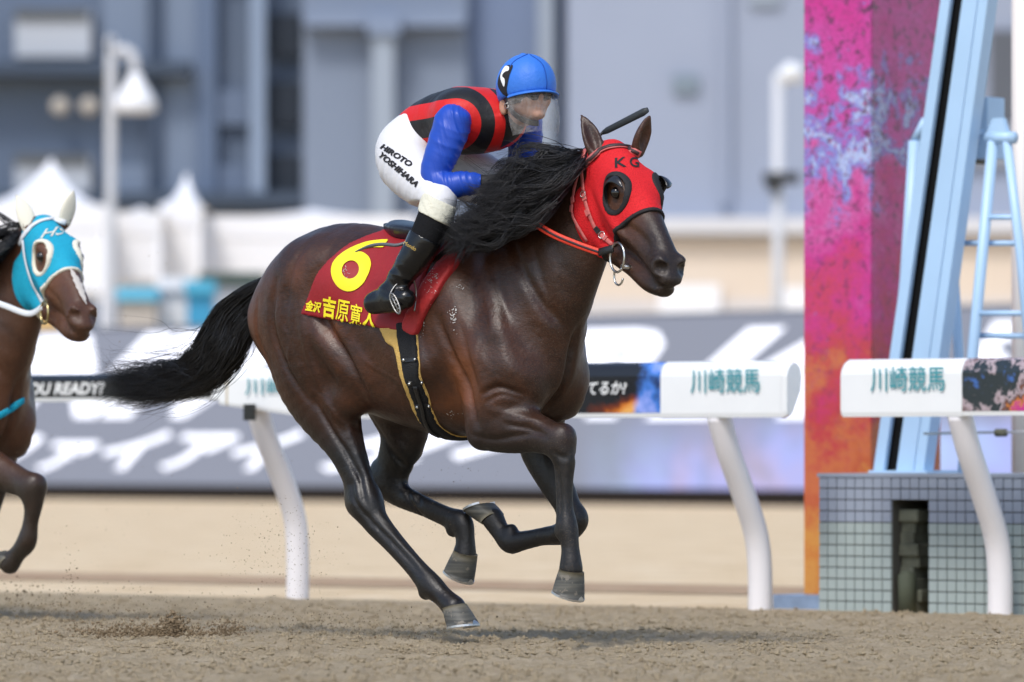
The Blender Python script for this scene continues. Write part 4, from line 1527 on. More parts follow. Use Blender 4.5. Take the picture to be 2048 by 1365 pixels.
# stirrup iron and leather
M_IRON = mat('dull stirrup steel', (.30, .29, .27), .38, .5, 1.0, bump=.2, bscale=80)
for sg in (-1, 1):
    st_ = empty('stirrup', HF.o, HF.rz)
    tag(st_, 'steel stirrup iron ' + ('round the black boot above the red cloth' if sg < 0 else 'hidden on the far flank of the horse'), 'stirrup', 'stirrups')
    c = HF.P(790, 607, -.405); c[1] = abs(c[1]) * sg
    top = HF.P(822, 556, -.345); top[1] = abs(top[1]) * sg
    mb = MB()
    fx = HF.P(799, 628, -.405) - HF.P(780, 586, -.405); fx[1] = 0; fx /= np.linalg.norm(fx)
    a, b = c - fx * .045, c + fx * .045
    ub = np.array([b[0] + .05, sg * .315, b[2] + .02])
    mb.tube(spline([a, a * .6 + top * .4 - np.array([.01, 0, -.01]), top, np.array([top[0] - .005, sg * .312, top[2] - .05]), np.array([b[0], sg * .325, b[2] + .01])], 6), .0034, 7)
    mb.build('bow', M_IRON, st_, True)
    mb = MB()
    fw = np.cross(fx, np.array([0, 1.0, 0])); fw = fw / np.linalg.norm(fw) * .6
    mb.tube(spline([a, a + fw * .022 + fx * .02, b + fw * .022 - fx * .02, b, b - fw * .022 - fx * .02, a - fw * .022 + fx * .02, a], 5), .004, 6)
    for k in range(1, 5):
        p = a + (b - a) * k / 5
        mb.tube([p - fw * .024, p + fw * .024], .003, 5)
    mb.tube([a, b], .003, 5)
    mb.build('tread', M_IRON, st_, True)
    if sg < 0:
        pts = spline([HF.P(826, 552, -.335), HF.P(845, 510, -.30), HF.P(880, 465, -.24)], 5)
        V, F = strap(pts, [Vector((.2, -1, .2))] * len(pts), .02, .005)
        mesh_obj('stirrup_leather', V, F, M_LEATHER, st_, True)

# helmet ----------------------------------------------------------------------
M_HELM = mat('blue helmet cover', (.035, .17, .62), .5, .35)
g = NG(M_HELM)
g.bump(g.noise(24, 5, rough=.65), .35, .012)
hc_ = JQ(1052, 173)
def f_helm(f):
    f.ell(hc_, (.128, .108, .122), k=.01, R=JR)
    f.ell(hc_ + jup * .123, (.012, .012, .006), k=.004, R=JR)
    cutp(f, hc_ - jup * .045 + jfw * .05, -jup + jfw * .02)
hf_ = lambda f: f_helm(f)
lo, hi = hc_ - .18, hc_ + .18
helm, V, F = cloth_mesh('helmet', hf_, M_HELM, rider, 1, .005, lo, hi)
V = fold(V, F, jup, 110, .0018, lambda V: np.clip((.02 - (V - hc_) @ jup) / .05, 0, 1) * np.clip((.03 - (V - hc_) @ jfw) / .05, 0, 1), 8)
helm.data.vertices.foreach_set('co', V.astype(np.float32).ravel())
HE_BVH = bvh_of(V, F)
# seams
M_SEAM = mat('blue seam thread', (.02, .09, .38), .7, .2)
for pp in ([(1060, 110), (1085, 130), (1093, 165), (1090, 200)], [(1055, 109), (1030, 122), (1020, 135)]):
    surf_strap('helmet_seam', HF, pp, HE_BVH, .004, M_SEAM, helm, .001, .003)
# peak
V, F = [], []
n = 17
for i in range(n):
    th = math.radians(-78 + 156 * i / (n - 1))
    for r1, dz in ((.96, 0.0), (1.0, .004), (1.17, -.006), (1.17, -.011), (.96, -.006)):
        w2 = .4 + .6 * math.cos(th) if r1 > 1.1 else 1
        rr = 1 + (r1 - 1) * w2 if r1 > 1.1 else r1
        V.append(hc_ - jup * (.046 - dz) + jfw * (.119 * math.cos(th) * rr) + JS * (.100 * math.sin(th) * rr))
for i in range(n - 1):
    for k in range(5):
        F.append((i * 5 + k, i * 5 + (k + 1) % 5, (i + 1) * 5 + (k + 1) % 5, (i + 1) * 5 + k))
mesh_obj('helmet_peak', V, F, M_HELM, helm)
# black patch with white figure on the side
pv, pf = poly_shape([smooth_poly([(1012, -133), (1024, -131), (1026, -134), (1020, -150), (1016, -166), (1014, -180), (1016, -192), (1008, -190), (1000, -180), (996, -168), (1000, -150)], 3)], 4)
pix_decal('helmet_patch', HF, pv, pf, lambda x, y: (x, -y), HE_BVH, M_BLK, helm, .002)
pv, pf = poly_shape([smooth_poly([(1013, -133), (1019, -135), (1018, -142), (1012, -144), (1007, -149), (1006, -154), (1010, -158), (1011, -166), (1009, -174), (1005, -166), (1002, -156), (1004, -146), (1008, -138)], 3)], 3)
pix_decal('patch_figure', HF, pv, pf, lambda x, y: (x, -y), HE_BVH, mat('white print', (.8, .8, .8), .6), helm, .0035)
# dark inner shell / strap under the rim
def f_in(f):
    f.ell(hc_, (.118, .098, .112), k=.01, R=JR)
    cutp(f, hc_ - jup * .064, -jup); cutp(f, hc_ - jup * .03, jup)
cloth_mesh('helmet_lining', f_in, M_BLK, helm, 1, .005, lo, hi)
hcen = JQ(1050, 186)
pts = [hcen - jfw * .002 - JS * .088 + jup * .01, hcen + jfw * .004 - JS * .086 - jup * .05, hcen + jfw * .03 - JS * .066 - jup * .10, hcen + jfw * .06 - JS * .03 - jup * .13, hcen + jfw * .07 - jup * .135]
pts = spline(pts, 4)
V, F = strap(pts, [Vector(-JS + jfw * .4 * (i / len(pts)))for i in range(len(pts))], .022, .004)
mesh_obj('chin_strap', V, F, M_LEATHER, helm, True)
mb = MB(); bp_ = Vector(hcen + jfw * .006 - JS * .092 - jup * .055)
mb.tube([bp_ + Vector(jfw) * a + Vector(jup) * b for a, b in ((-.012, -.009), (.012, -.009), (.012, .009), (-.012, .009), (-.012, -.009))], .0022, 5)
mb.build('strap_buckle', M_STEEL, helm, True)
# goggles strap-less face shield: scratched clear film
M_FILM = bpy.data.materials.new('scratched clear film'); M_FILM.use_nodes = True
g = NG(M_FILM)
g.b.inputs['Base Color'].default_value = (.50, .47, .44, 1)
g.b.inputs['Roughness'].default_value = .16
g.b.inputs['IOR'].default_value = 1.35
mp = g.n('ShaderNodeMapping'); mp.inputs['Scale'].default_value = (11, 20, 9)
g.l(g.tc.outputs['Object'], mp.inputs[0])
dirt = g.noise(1.2, 8, vec=mp.outputs[0], rough=.75)
al = g.ramp(dirt, [(.45, (.05, .05, .05)), (.78, (.34, .34, .34))])
g.l(al, g.b.inputs['Alpha'])
g.bump(g.noise(18, 4), .5, .01)
V, F = [], []
nu, nv = 20, 12
for i in range(nu + 1):
    th = math.radians(-72 + 150 * i / nu)
    for j in range(nv + 1):
        t = j / nv
        R_ = .124 + .016 * math.sin(t * 2.8) - .012 * t
        V.append(hcen + jup * (-.022 - .155 * t) + jfw * (R_ * math.cos(th) * 1.04 - .004) + JS * (R_ * .86 * math.sin(th)))
for i in range(nu):
    for j in range(nv):
        F.append((i * (nv + 1) + j, (i + 1) * (nv + 1) + j, (i + 1) * (nv + 1) + j + 1, i * (nv + 1) + j + 1))
fs_ = mesh_obj('face_shield', V, F, M_FILM, helm)
md = fs_.modifiers.new('solid', 'SOLIDIFY'); md.thickness = .0012
# dark goggles behind the film
mb = MB()
gp = [hcen + jfw * (.100 * math.cos(a)) + JS * (.078 * math.sin(a)) - jup * .020 for a in np.linspace(-1.45, 1.45, 17)]
mb.tube(gp, .034, 10, up=jup, flat=.4)
mb.build('goggles', mat('tinted goggles', (.05, .045, .04), .25, .5), rider, True)

# whip in the far hand
whip = empty('riding_whip', HF.o, HF.rz)
tag(whip, 'thin black riding whip sticking up behind the horse ears', 'whip')
w0 = np.array(J['farm'][-1][:3]) + fl_ * .08
tipw = HF.P(1296, 220, .30)
m0 = HF.P(1205, 266, .28)
mb = MB(); mb.tube(spline([w0 - (m0 - w0) * .25, w0, m0, m0 * .95 + tipw * .05], 6), .006, 8)
mb.build('shaft', M_LEATHER, whip, True)
mb = MB(); mb.tube([m0, m0 * .9 + tipw * .1, m0 * .1 + tipw * .9, tipw], [.008, .013, .015, .010], 8, up=(0, 0, 1), flat=.5)
mb.build('flap', mat('whip flap', (.035, .04, .042), .5, .3, bump=.2, bscale=100), whip, True)

# foam and sweat flecks dried on the shoulder and cloth
M_FOAM = mat('white foam', (.50, .48, .45), .6, .3)
rngf = np.random.default_rng(17)
def flecks(cx, cy, n, sx, sy, lo, hi, bvh, parent):
    mbv, mbf = [], []
    for _ in range(n):
        px, py = rngf.normal(cx, sx), rngf.normal(cy, sy)
        h0 = hit(HF, px, py, bvh, .0025)
        if not h0: continue
        r, ar = rngf.uniform(lo, hi), rngf.uniform(1, 3.5)
        t = h0[1].cross(Vector((.3, .1, 1))).normalized(); b = h0[1].cross(t)
        a0 = rngf.uniform(0, 6.28)
        u = t * math.cos(a0) + b * math.sin(a0); w = h0[1].cross(u)
        k0 = len(mbv)
        for i in range(7):
            th = 6.283 * i / 7
            q = rngf.uniform(.5, 1.2)
            mbv.append(h0[0] + u * (math.cos(th) * r * ar * q) + w * (math.sin(th) * r * q))
        mbf.append(tuple(range(k0, k0 + 7)))
    if mbf:
        o = mesh_obj('foam_flecks', mbv, mbf, M_FOAM, parent, True); o['kind'] = 'stuff'
flecks(907, 634, 40, 4, 10, .0007, .0026, BODY_BVH, horse)
flecks(922, 572, 10, 4, 6, .0008, .002, BODY_BVH, horse)
flecks(845, 650, 22, 3, 14, .0006, .0016, BODY_BVH, horse)
flecks(900, 830, 14, 8, 4, .0006, .0018, BODY_BVH, horse)
flecks(862, 555, 60, 9, 18, .0006, .0018, PAD_BVH, pad)
flecks(692, 545, 14, 4, 9, .0006, .0022, CL_BVH, cloth)
# ------------------------------------------------------------------ mane and tail: real strands
def strands_mesh(name, P_, R_, m, parent, sides=3):
    """P_: (S,N,3) strand points, R_: (S,N) radii"""
    S, N, _ = P_.shape
    T = np.gradient(P_, axis=1)
    T /= np.maximum(np.linalg.norm(T, axis=2, keepdims=True), 1e-9)
    a = np.cross(T, np.array([.31, .77, .55])); a /= np.maximum(np.linalg.norm(a, axis=2, keepdims=True), 1e-9)
    b = np.cross(T, a)
    V = np.stack([P_ + (a * math.cos(2 * math.pi * k / sides) + b * math.sin(2 * math.pi * k / sides)) * R_[..., None] for k in range(sides)], 2)
    V = V.reshape(-1, 3)
    s, n, k = np.meshgrid(np.arange(S), np.arange(N - 1), np.arange(sides), indexing='ij')
    i0 = (s * N + n) * sides
    k2 = (k + 1) % sides
    F = np.stack([i0 + k, i0 + k2, i0 + sides + k2, i0 + sides + k], -1).reshape(-1, 4)
    return mesh_obj(name, V, F, m, parent)


def bez(ctrl, N):
    """Catmull-Rom through ctrl (S,K,3) resampled to N points"""
    S, K, _ = ctrl.shape
    t = np.linspace(0, K - 1 - 1e-6, N)
    i = t.astype(int); f = (t - i)[None, :, None]
    g = lambda j: ctrl[:, np.clip(j, 0, K - 1)]
    p0, p1, p2, p3 = g(i - 1), g(i), g(i + 1), g(i + 2)
    return .5 * (2 * p1 + (-p0 + p2) * f + (2 * p0 - 5 * p1 + 4 * p2 - p3) * f ** 2 + (-p0 + 3 * p1 - 3 * p2 + p3) * f ** 3)


def hair_material(name, col):
    m = mat(name, col, .44, .5)
    g = NG(m)
    n = g.noise(7, 3)
    g.l(g.mix(n, col, tuple(k * 2.2 for k in col)), g.b.inputs['Base Color'])
    return m


M_HAIR = hair_material('black horsehair', (.007, .0065, .007))


def pix_ctrl(fr, rows):
    """rows (S,K,3) of px,py,y -> local points (vectorised Frame.P)"""
    px, py, y = rows[..., 0], rows[..., 1], rows[..., 2]
    u = (px - 1024) / FPX
    t = (y + fr.o[0] * fr.s + fr.o[1] * fr.c) / (u * fr.s + fr.c)
    wx, wy = t * u - fr.o[0], t - fr.o[1]
    return np.stack([wx * fr.F[0] + wy * fr.F[1], y, HC + t * (HZ - py) / FPX], -1)


def lerp_rows(tab, s):
    """tab: list of (s, row array); s (S,) -> interpolated rows"""
    xs = np.array([k for k, _ in tab]); A = np.array([r for _, r in tab], float)
    return np.stack([np.stack([np.interp(s, xs, A[:, i, j]) for j in range(A.shape[2])], -1) for i in range(A.shape[1])], 1)


def make_mane(fr, parent, n_cl=120, per=44, rng=None, roots=None, m=None):
    rng = rng or np.random.default_rng(3)
    sC = np.sort(rng.uniform(0, 1, n_cl)); dC = rng.uniform(0, 1, n_cl) ** .9
    # upper and lower sweep of the hair for root parameter s (0 at the poll, 1 at the withers)
    up = [(0, [(1182, 300, .0), (1150, 285, -.03), (1110, 268, -.08), (1065, 262, -.13), (1030, 290, -.18), (1000, 322, -.22)]),
          (.3, [(1145, 335, .0), (1115, 312, -.05), (1072, 312, -.11), (1030, 325, -.17), (996, 345, -.22), (968, 366, -.26)]),
          (.6, [(1090, 392, .0), (1065, 372, -.06), (1025, 372, -.14), (990, 392, -.21), (955, 412, -.26), (922, 436, -.30)]),
          (1, [(1000, 462, .0), (980, 446, -.06), (955, 440, -.14), (926, 448, -.2), (898, 462, -.25), (874, 488, -.28)])]
    lo = [(0, [(1178, 306, -.01), (1158, 335, -.10), (1120, 372, -.15), (1075, 400, -.20), (1030, 412, -.24), (985, 405, -.28)]),
          (.3, [(1140, 342, -.01), (1118, 392, -.13), (1078, 432, -.19), (1035, 455, -.23), (980, 464, -.27), (928, 458, -.30)]),
          (.6, [(1085, 398, -.01), (1068, 440, -.14), (1032, 470, -.21), (990, 482, -.25), (940, 486, -.29), (888, 478, -.32)]),
          (1, [(995, 468, -.01), (985, 478, -.14), (962, 488, -.20), (935, 492, -.25), (910, 505, -.28), (900, 528, -.30)])]
    U, L = lerp_rows(up, sC), lerp_rows(lo, sC)
    G = U * (1 - dC[:, None, None]) + L * dC[:, None, None]
    G[:, 1:, :2] += rng.normal(0, 1, (n_cl, 5, 2)) * np.array([3, 7, 11, 16, 22])[None, :, None]
    rows = np.repeat(G, per, 0)
    S = len(rows)
    k = np.arange(6)
    spread = np.array([9, 8.5, 6.5, 5, 4, 5.0])
    off = rng.normal(0, 1, (S, 1, 2)) * spread[None, :, None] * np.array([.9, .55])
    rows[:, :, :2] += off + rng.normal(0, 1, (S, 6, 2)) * np.array([0, .5, .9, 1.4, 2.2, 4.0])[None, :, None]
    rows[:, :, 2] += rng.normal(0, 1, (S, 1)) * np.array([.006, .02, .025, .025, .03, .035])[None]
    # a few flyaways
    fl = rng.random(S) < .05
    rows[fl, 2:, 1] -= rng.uniform(5, 45, (fl.sum(), 1)) * np.array([.3, .6, .8, 1.0])[None]
    C = pix_ctrl(fr, rows)
    ln = rng.uniform(.62, 1.0, S) ** .7
    Pn = bez(C, 20)
    t = np.linspace(0, 1, 20)
    idx = t[None] * ln[:, None] * 19
    i0 = np.clip(idx.astype(int), 0, 18); f = (idx - i0)[..., None]
    Pn = np.take_along_axis(Pn, i0[..., None], 1) * (1 - f) + np.take_along_axis(Pn, i0[..., None] + 1, 1) * f
    R = (.00145 * rng.uniform(.6, 1.3, S))[:, None] * np.interp(t, [0, .1, .6, 1], [.7, 1, .8, .12])[None]
    return strands_mesh('mane', Pn, R, m or M_HAIR, parent)


def make_tail(fr, parent, rng=None, m=None):
    rng = rng or np.random.default_rng(5)
    cl = np.array([(560, 555, 0), (512, 600, .0), (470, 645, .0), (442, 695, .0), (402, 745, .0), (340, 766, .0), (270, 772, .0), (205, 766, .0)], float)
    wd = np.array([10, 28, 40, 43, 35, 25, 20, 20.0])
    n_cl, per = 64, 58
    th, rr = rng.uniform(0, 6.28, n_cl), np.sqrt(rng.random(n_cl))
    tan = np.gradient(cl[:, :2], axis=0); tan /= np.linalg.norm(tan, axis=1)[:, None]
    nor = np.stack([-tan[:, 1], tan[:, 0]], 1)
    G = np.repeat(cl[None], n_cl, 0)
    a, b = rr * np.cos(th), rr * np.sin(th)
    G[:, :, :2] += a[:, None, None] * wd[None, :, None] * nor[None]
    G[:, :, 2] += b[:, None] * wd[None] / 525 * .8
    G[:, 1:, :2] += rng.normal(0, 1, (n_cl, 7, 2)) * np.array([1, 2, 4, 7, 10, 14, 21.0])[None, :, None]
    rows = np.repeat(G, per, 0); S = len(rows)
    rows[:, :, :2] += (rng.normal(0, 1, (S, 1)) * np.array([3, 6, 7.5, 8, 7, 7, 7, 8])[None])[..., None] * nor[None] + rng.normal(0, 1, (S, 8, 2)) * np.array([0, 1, 1.5, 2, 2.5, 3.5, 5, 8])[None, :, None]
    rows[:, :, 2] += rng.normal(0, 1, (S, 8)) * .012
    fl = rng.random(S) < .04
    rows[fl, 3:, :2] += (rng.normal(-12, 26, (fl.sum(), 1)) * np.array([.2, .7, 1.0, 1.2, 1.3])[None])[..., None] * np.array([.5, 1.0])
    C = pix_ctrl(fr, rows)
    Pn = bez(C, 26)
    ln = rng.uniform(.55, 1.0, S) ** .6
    t = np.linspace(0, 1, 26)
    idx = t[None] * ln[:, None] * 25
    i0 = np.clip(idx.astype(int), 0, 24); f = (idx - i0)[..., None]
    Pn = np.take_along_axis(Pn, i0[..., None], 1) * (1 - f) + np.take_along_axis(Pn, i0[..., None] + 1, 1) * f
    R = (.0016 * rng.uniform(.6, 1.2, S))[:, None] * np.interp(t, [0, .1, .6, 1], [.8, 1, .75, .12])[None]
    return strands_mesh('tail', Pn, R, m or M_HAIR, parent)


mane = make_mane(HF, horse)
tail = make_tail(HF, horse)
# tail dock under the hair
mb = MB(); mb.tube([HF.P(585, 545, 0), HF.P(545, 570, 0), HF.P(500, 612, 0), HF.P(462, 650, 0)], [.05, .045, .035, .02], 10)
mb.build('tail_dock', M_HAIR, horse, True)
# ------------------------------------------------------------------ the place
def at(px, py, D):
    return np.array([(px - 1024) * D / FPX, D, HC + (HZ - py) * D / FPX])


def vnoise(nx, ny, cx, cy, rng):
    """smooth value noise on an nx x ny grid with cells cx, cy samples wide"""
    gx, gy = int(nx / cx) + 3, int(ny / cy) + 3
    g = rng.random((gx, gy))
    x, y = np.arange(nx) / cx, np.arange(ny) / cy
    xi, yi = x.astype(int), y.astype(int)
    fx, fy = x - xi, y - yi
    fx, fy = fx * fx * (3 - 2 * fx), fy * fy * (3 - 2 * fy)
    a = g[xi][:, yi] * (1 - fy) + g[xi][:, yi + 1] * fy
    b = g[xi + 1][:, yi] * (1 - fy) + g[xi + 1][:, yi + 1] * fy
    return a * (1 - fx[:, None]) + b * fx[:, None]


RF = Frame(2000, 25.24, 40.0)                    # the rail: x along it, y away from the track


def sand_material(name, stops, bump=.6, scale=1.0, big=None):
    m = mat(name, (.3, .25, .2), .92, .15)
    g = NG(m)
    n1 = g.noise(6 * scale, 8, rough=.7)
    c = g.ramp(n1, stops)
    n2 = g.noise(140 * scale, 4, rough=.7)
    c = g.mix(g.math('MULTIPLY', n2, .5), c, tuple(k * .45 for k in stops[0][1]), 'MIX')
    if big:
        c = g.mix(g.ramp(g.noise(big[0], 4), [(.42, (0, 0, 0)), (.62, (1, 1, 1))]), c, big[1])
    g.l(c, g.b.inputs['Base Color'])
    g.bump(g.math('ADD', n2, g.math('MULTIPLY', g.noise(45 * scale, 5, rough=.7), 1.5)), bump, .02)
    return m


M_TRACK = sand_material('brown track sand', [(.3, (.47, .36, .225)), (.5, (.68, .545, .36)), (.7, (.82, .68, .48))], 1.0)  # darker and browner than the infield sand
M_INFIELD = sand_material('pale raked sand', [(.3, (.60, .44, .26)), (.5, (.80, .62, .40)), (.7, (.88, .73, .52))], .5, .3)
M_SOIL = sand_material('brown soil strip', [(.3, (.38, .25, .15)), (.5, (.48, .33, .21)), (.7, (.56, .42, .28))], .4, .5)

g_ = mesh_obj('ground', [(-900, -60, -.012), (900, -60, -.012), (900, 1500, -.012), (-900, 1500, -.012)], [(0, 1, 2, 3)], M_INFIELD)
tag(g_, 'wide pale sand ground of the infield', None, kind='structure')
# track: near sheet up to the rail
def rail_quad(name, y0, y1, z, m, x0=-120, x1=60):
    vs = [RF.W((x0, y0, z)), RF.W((x1, y0, z)), RF.W((x1, y1, z)), RF.W((x0, y1, z))]
    return mesh_obj(name, vs, [(0, 1, 2, 3)], m)
tr = rail_quad('track', -60, .10, -.006, M_TRACK); tag(tr, 'brown sand racing track', None, kind='structure')
so = rail_quad('soil_strip', 2.6, 4.2, -.007, M_SOIL); tag(so, 'strip of brown soil behind the rail', None, kind='structure')
# churned sand in view, modelled
hx, hy = .0105, .026
xs, ys = np.arange(-4.2, 4.2, hx), np.arange(14.5, 29.5, hy)
rng = np.random.default_rng(21)
nx, ny = len(xs), len(ys)
H = np.zeros((nx, ny))
for cx, cy, a in ((.60, .80, .026), (.22, .30, .014), (.09, .13, .017), (.045, .07, .014), (.024, .055, .009)):
    n = vnoise(nx, ny, cx / hx, cy / hy, rng)
    H += a * (np.abs(2 * n - 1) if cx < .1 else n)
H -= .042
H *= 1.0
X, Y = np.meshgrid(xs, ys, indexing='ij')
ly = (X - RF.o[0]) * RF.L[0] + (Y - RF.o[1]) * RF.L[1]
H = H * np.clip((.05 - ly) / .3, .15, 1) + .012
ed = np.clip(np.minimum((Y * .135 - np.abs(X)) / .5, (Y - 14.6) / 1.2), 0, 1)
H = H * ed - .0055 * (1 - ed)
keep = (ly < .08) & (np.abs(X) < Y * .135)
V = np.stack([X, Y, H], -1).reshape(-1, 3)
i, j = np.meshgrid(np.arange(nx - 1), np.arange(ny - 1), indexing='ij')
a = i * ny + j
F = np.stack([a, a + ny, a + ny + 1, a + 1], -1).reshape(-1, 4)
F = F[keep.reshape(-1)[F].all(1)]
used = np.unique(F); rm = np.full(len(V), -1); rm[used] = np.arange(len(used))
cs = mesh_obj('track_surface', V[used], rm[F], M_TRACK)
tag(cs, 'churned sand of the track under the horses', None, kind='structure')

# loose clods lying on the churned surface: far too many to count
def lay_clods(n, lo, hi, seed):
    rng = np.random.default_rng(seed)
    yy = 16.5 + 10.5 * rng.random(n) ** 1.15
    xx = (rng.random(n) * 2 - 1) * yy * .125
    lyy = (xx - RF.o[0]) * RF.L[0] + (yy - RF.o[1]) * RF.L[1]
    cl_ = vnoise(400, 400, 9, 9, np.random.default_rng(77))
    den = cl_[np.clip(((xx + 4.2) / 8.4 * 399).astype(int), 0, 399), np.clip(((yy - 15.5) / 14 * 399).astype(int), 0, 399)]
    ok = (lyy < .02) & (rng.random(n) < .15 + 1.3 * np.clip(den - .38, 0, 1) * 2)
    xx, yy = xx[ok], yy[ok]
    i_ = np.clip(((xx - xs[0]) / hx).astype(int), 0, nx - 1); j_ = np.clip(((yy - ys[0]) / hy).astype(int), 0, ny - 1)
    sz = lo + (hi - lo) * rng.random(len(xx)) ** 3
    return np.stack([xx, yy, H[i_, j_] + sz * .35], 1), sz


# kicked-up sand ------------------------------------------------------------
def clods(name, pts, size, m):
    base = np.array([(1, 0, 0), (-1, 0, 0), (0, 1, 0), (0, -1, 0), (0, 0, 1), (0, 0, -1)], float)
    fc = np.array([(0, 2, 4), (2, 1, 4), (1, 3, 4), (3, 0, 4), (2, 0, 5), (1, 2, 5), (3, 1, 5), (0, 3, 5)])
    rng = np.random.default_rng(4)
    n = len(pts)
    V = base[None] * (size[:, None, None] * rng.uniform(.5, 1.4, (n, 6, 3))) + pts[:, None]
    F = fc[None] + (np.arange(n) * 6)[:, None, None]
    return mesh_obj(name, V.reshape(-1, 3), F.reshape(-1, 3), m, None, False)
cp, cz = lay_clods(76000, .0028, .0125, 61)
lc = clods('loose_sand_clods', cp, cz, M_TRACK)
tag(lc, 'loose clods of sand scattered over the track', 'sand', kind='stuff')
rng = np.random.default_rng(31)
pp, ss = [], []
def burst(n, px, py, D, sx, sy, sd, lo, hi):
    d = rng.normal(D, sd, n)
    p = np.stack([rng.normal(px, sx, n), rng.normal(py, sy, n)], 1)
    for k in range(n):
        q = at(p[k, 0], p[k, 1], d[k])
        if q[2] > .012:
            pp.append(q); ss.append(rng.uniform(lo, hi) if rng.random() < .8 else rng.uniform(lo, hi) * 1.6)
burst(3600, 290, 1278, 22.4, 80, 13, .15, .002, .0055)
burst(700, 345, 1262, 22.4, 14, 14, .08, .003, .0075)
burst(420, 455, 1262, 22.4, 16, 10, .06, .0015, .0045)
burst(1800, 560, 1262, 22.6, 190, 22, .3, .0008, .0026)
burst(1600, 160, 1240, 23.4, 140, 30, .4, .001, .003)
burst(60, 140, 1170, 23.4, 8, 50, .1, .0015, .004)
burst(40, 40, 1185, 24.5, 40, 12, .2, .003, .006)
burst(500, 560, 1110, 22.4, 60, 60, .3, .0007, .002)
burst(300, 900, 1010, 22.0, 60, 40, .2, .0006, .0016)
burst(300, 830, 1280, 21.9, 70, 10, .1, .001, .003)
burst(500, 150, 850, 24.6, 130, 160, .5, .0006, .0017)
kc = clods('kicked_up_sand', np.array(pp), np.array(ss), mat('flying sand', (.21, .155, .095), .9, .1))
tag(kc, 'clods and grains of sand thrown up by the hooves', 'sand', kind='stuff')

# ------------------------------------------------------------------ rails
M_WRAIL = mat('white enamel', (.82, .83, .82), .32, .5, coat=.2, var=.015, vscale=6)
M_POST = mat('white pipe', (.80, .77, .775), .4, .45, bump=.03, bscale=20, var=.02, vscale=4)
M_BLACKP = mat('black gloss panel', (.012, .014, .016), .25, .5)
M_TEAL = mat('teal print', (.05, .29, .33), .5, .3)
M_WHT = mat('white letters', (.82, .82, .80), .6, .2)


def zfade(g, sp):
    z = g.math('MULTIPLY_ADD', sp.outputs[2], .55, True); z.node.inputs[2].default_value = -.22
    return z


def nebula(name, stops, scale, glossy=.35, dist=.4, speck=True, dim=0.0, axis=None):
    m = mat(name, (.3, .1, .1), glossy, .5)
    g = NG(m)
    n = g.noise(scale, 10, rough=.68, dist=dist)
    if axis is not None:
        sp = g.n('ShaderNodeSeparateXYZ'); g.l(g.tc.outputs['Object'], sp.inputs[0])
        z = g.math('MULTIPLY_ADD', sp.outputs[2], axis[0]); z.node.inputs[2].default_value = axis[1]
        n = g.math('ADD', z, g.math('MULTIPLY', g.math('SUBTRACT', n, .5), axis[2]))
    c = g.ramp(n, stops)
    if speck:
        for sc_, th, col in ((scale * 3.2, .60, (.34, .015, .20)), (scale * 7, .575, (.10, .012, .07)), (scale * 16, .57, (.42, .02, .20)), (scale * 22, .60, (.05, .01, .05)), (scale * 14, .675, (.72, .45, .62)), (scale * 5, .67, (.16, .22, .62))):
            k = g.noise(sc_, 5, rough=.7)
            msk = g.ramp(k, [(th - .02, (0, 0, 0)), (th + .02, (1, 1, 1))])
            if axis is not None:      # dark splashes thin out towards the orange foot
                msk = g.math('MULTIPLY', msk, zfade(g, sp))
            c = g.mix(g.math('MULTIPLY', msk, .85), c, col)
    if dim: c = g.mix(dim, c, (.10, .09, .085))
    g.l(c, g.b.inputs['Base Color'])
    return m


M_PANEL = nebula('fire and blue print on black', [(.42, (.010, .011, .013)), (.56, (.016, .016, .02)), (.60, (.20, .035, .010)), (.635, (.70, .24, .03)), (.66, (.03, .02, .03)), (.70, (.06, .14, .50)), (.76, (.35, .40, .80))], 3.0, .25, .8, False)
M_PANEL2 = nebula('magenta and dark print', [(.36, (.55, .03, .26)), (.43, (.50, .05, .20)), (.455, (.60, .20, .04)), (.48, (.06, .02, .02)), (.53, (.50, .40, .42)), (.55, (.02, .03, .035)), (.62, (.025, .035, .04)), (.65, (.05, .14, .42)), (.70, (.02, .03, .035))], 3.2, .25, .15, False)

def burst_panel(xd, zb, h):
    m = mat('dark panel with orange and blue bursts', (.012, .013, .016), .25, .5)
    g = NG(m)
    sp = g.n('ShaderNodeSeparateXYZ'); g.l(g.tc.outputs['Object'], sp.inputs[0])
    n = g.math('SUBTRACT', g.noise(7, 6, rough=.6), .5)
    def rng_(sock, a, b):
        r = g.n('ShaderNodeMapRange'); r.inputs[1].default_value = a; r.inputs[2].default_value = b; g.l(sock, r.inputs[0]); return r.outputs[0]
    right = rng_(sp.outputs[0], xd - .55, xd - .12)
    lowz = rng_(sp.outputs[2], zb + h * .62, zb + h * .12)
    f = g.math('ADD', g.math('MULTIPLY', right, lowz), g.math('MULTIPLY', n, 1.1))
    c = g.ramp(f, [(.30, (.012, .013, .016)), (.48, (.16, .03, .01)), (.62, (.60, .17, .02)), (.80, (.80, .40, .10))])
    bl = g.math('ADD', rng_(sp.outputs[0], xd - .24, xd - .08), g.math('MULTIPLY', n, 1.6))
    bl2 = g.ramp(bl, [(.45, (0, 0, 0)), (.75, (1, 1, 1))])
    c = g.mix(bl2, c, g.ramp(g.noise(9, 4), [(.35, (.02, .04, .12)), (.5, (.06, .20, .62)), (.65, (.35, .42, .85))]))
    g.l(c, g.b.inputs['Base Color'])
    return m


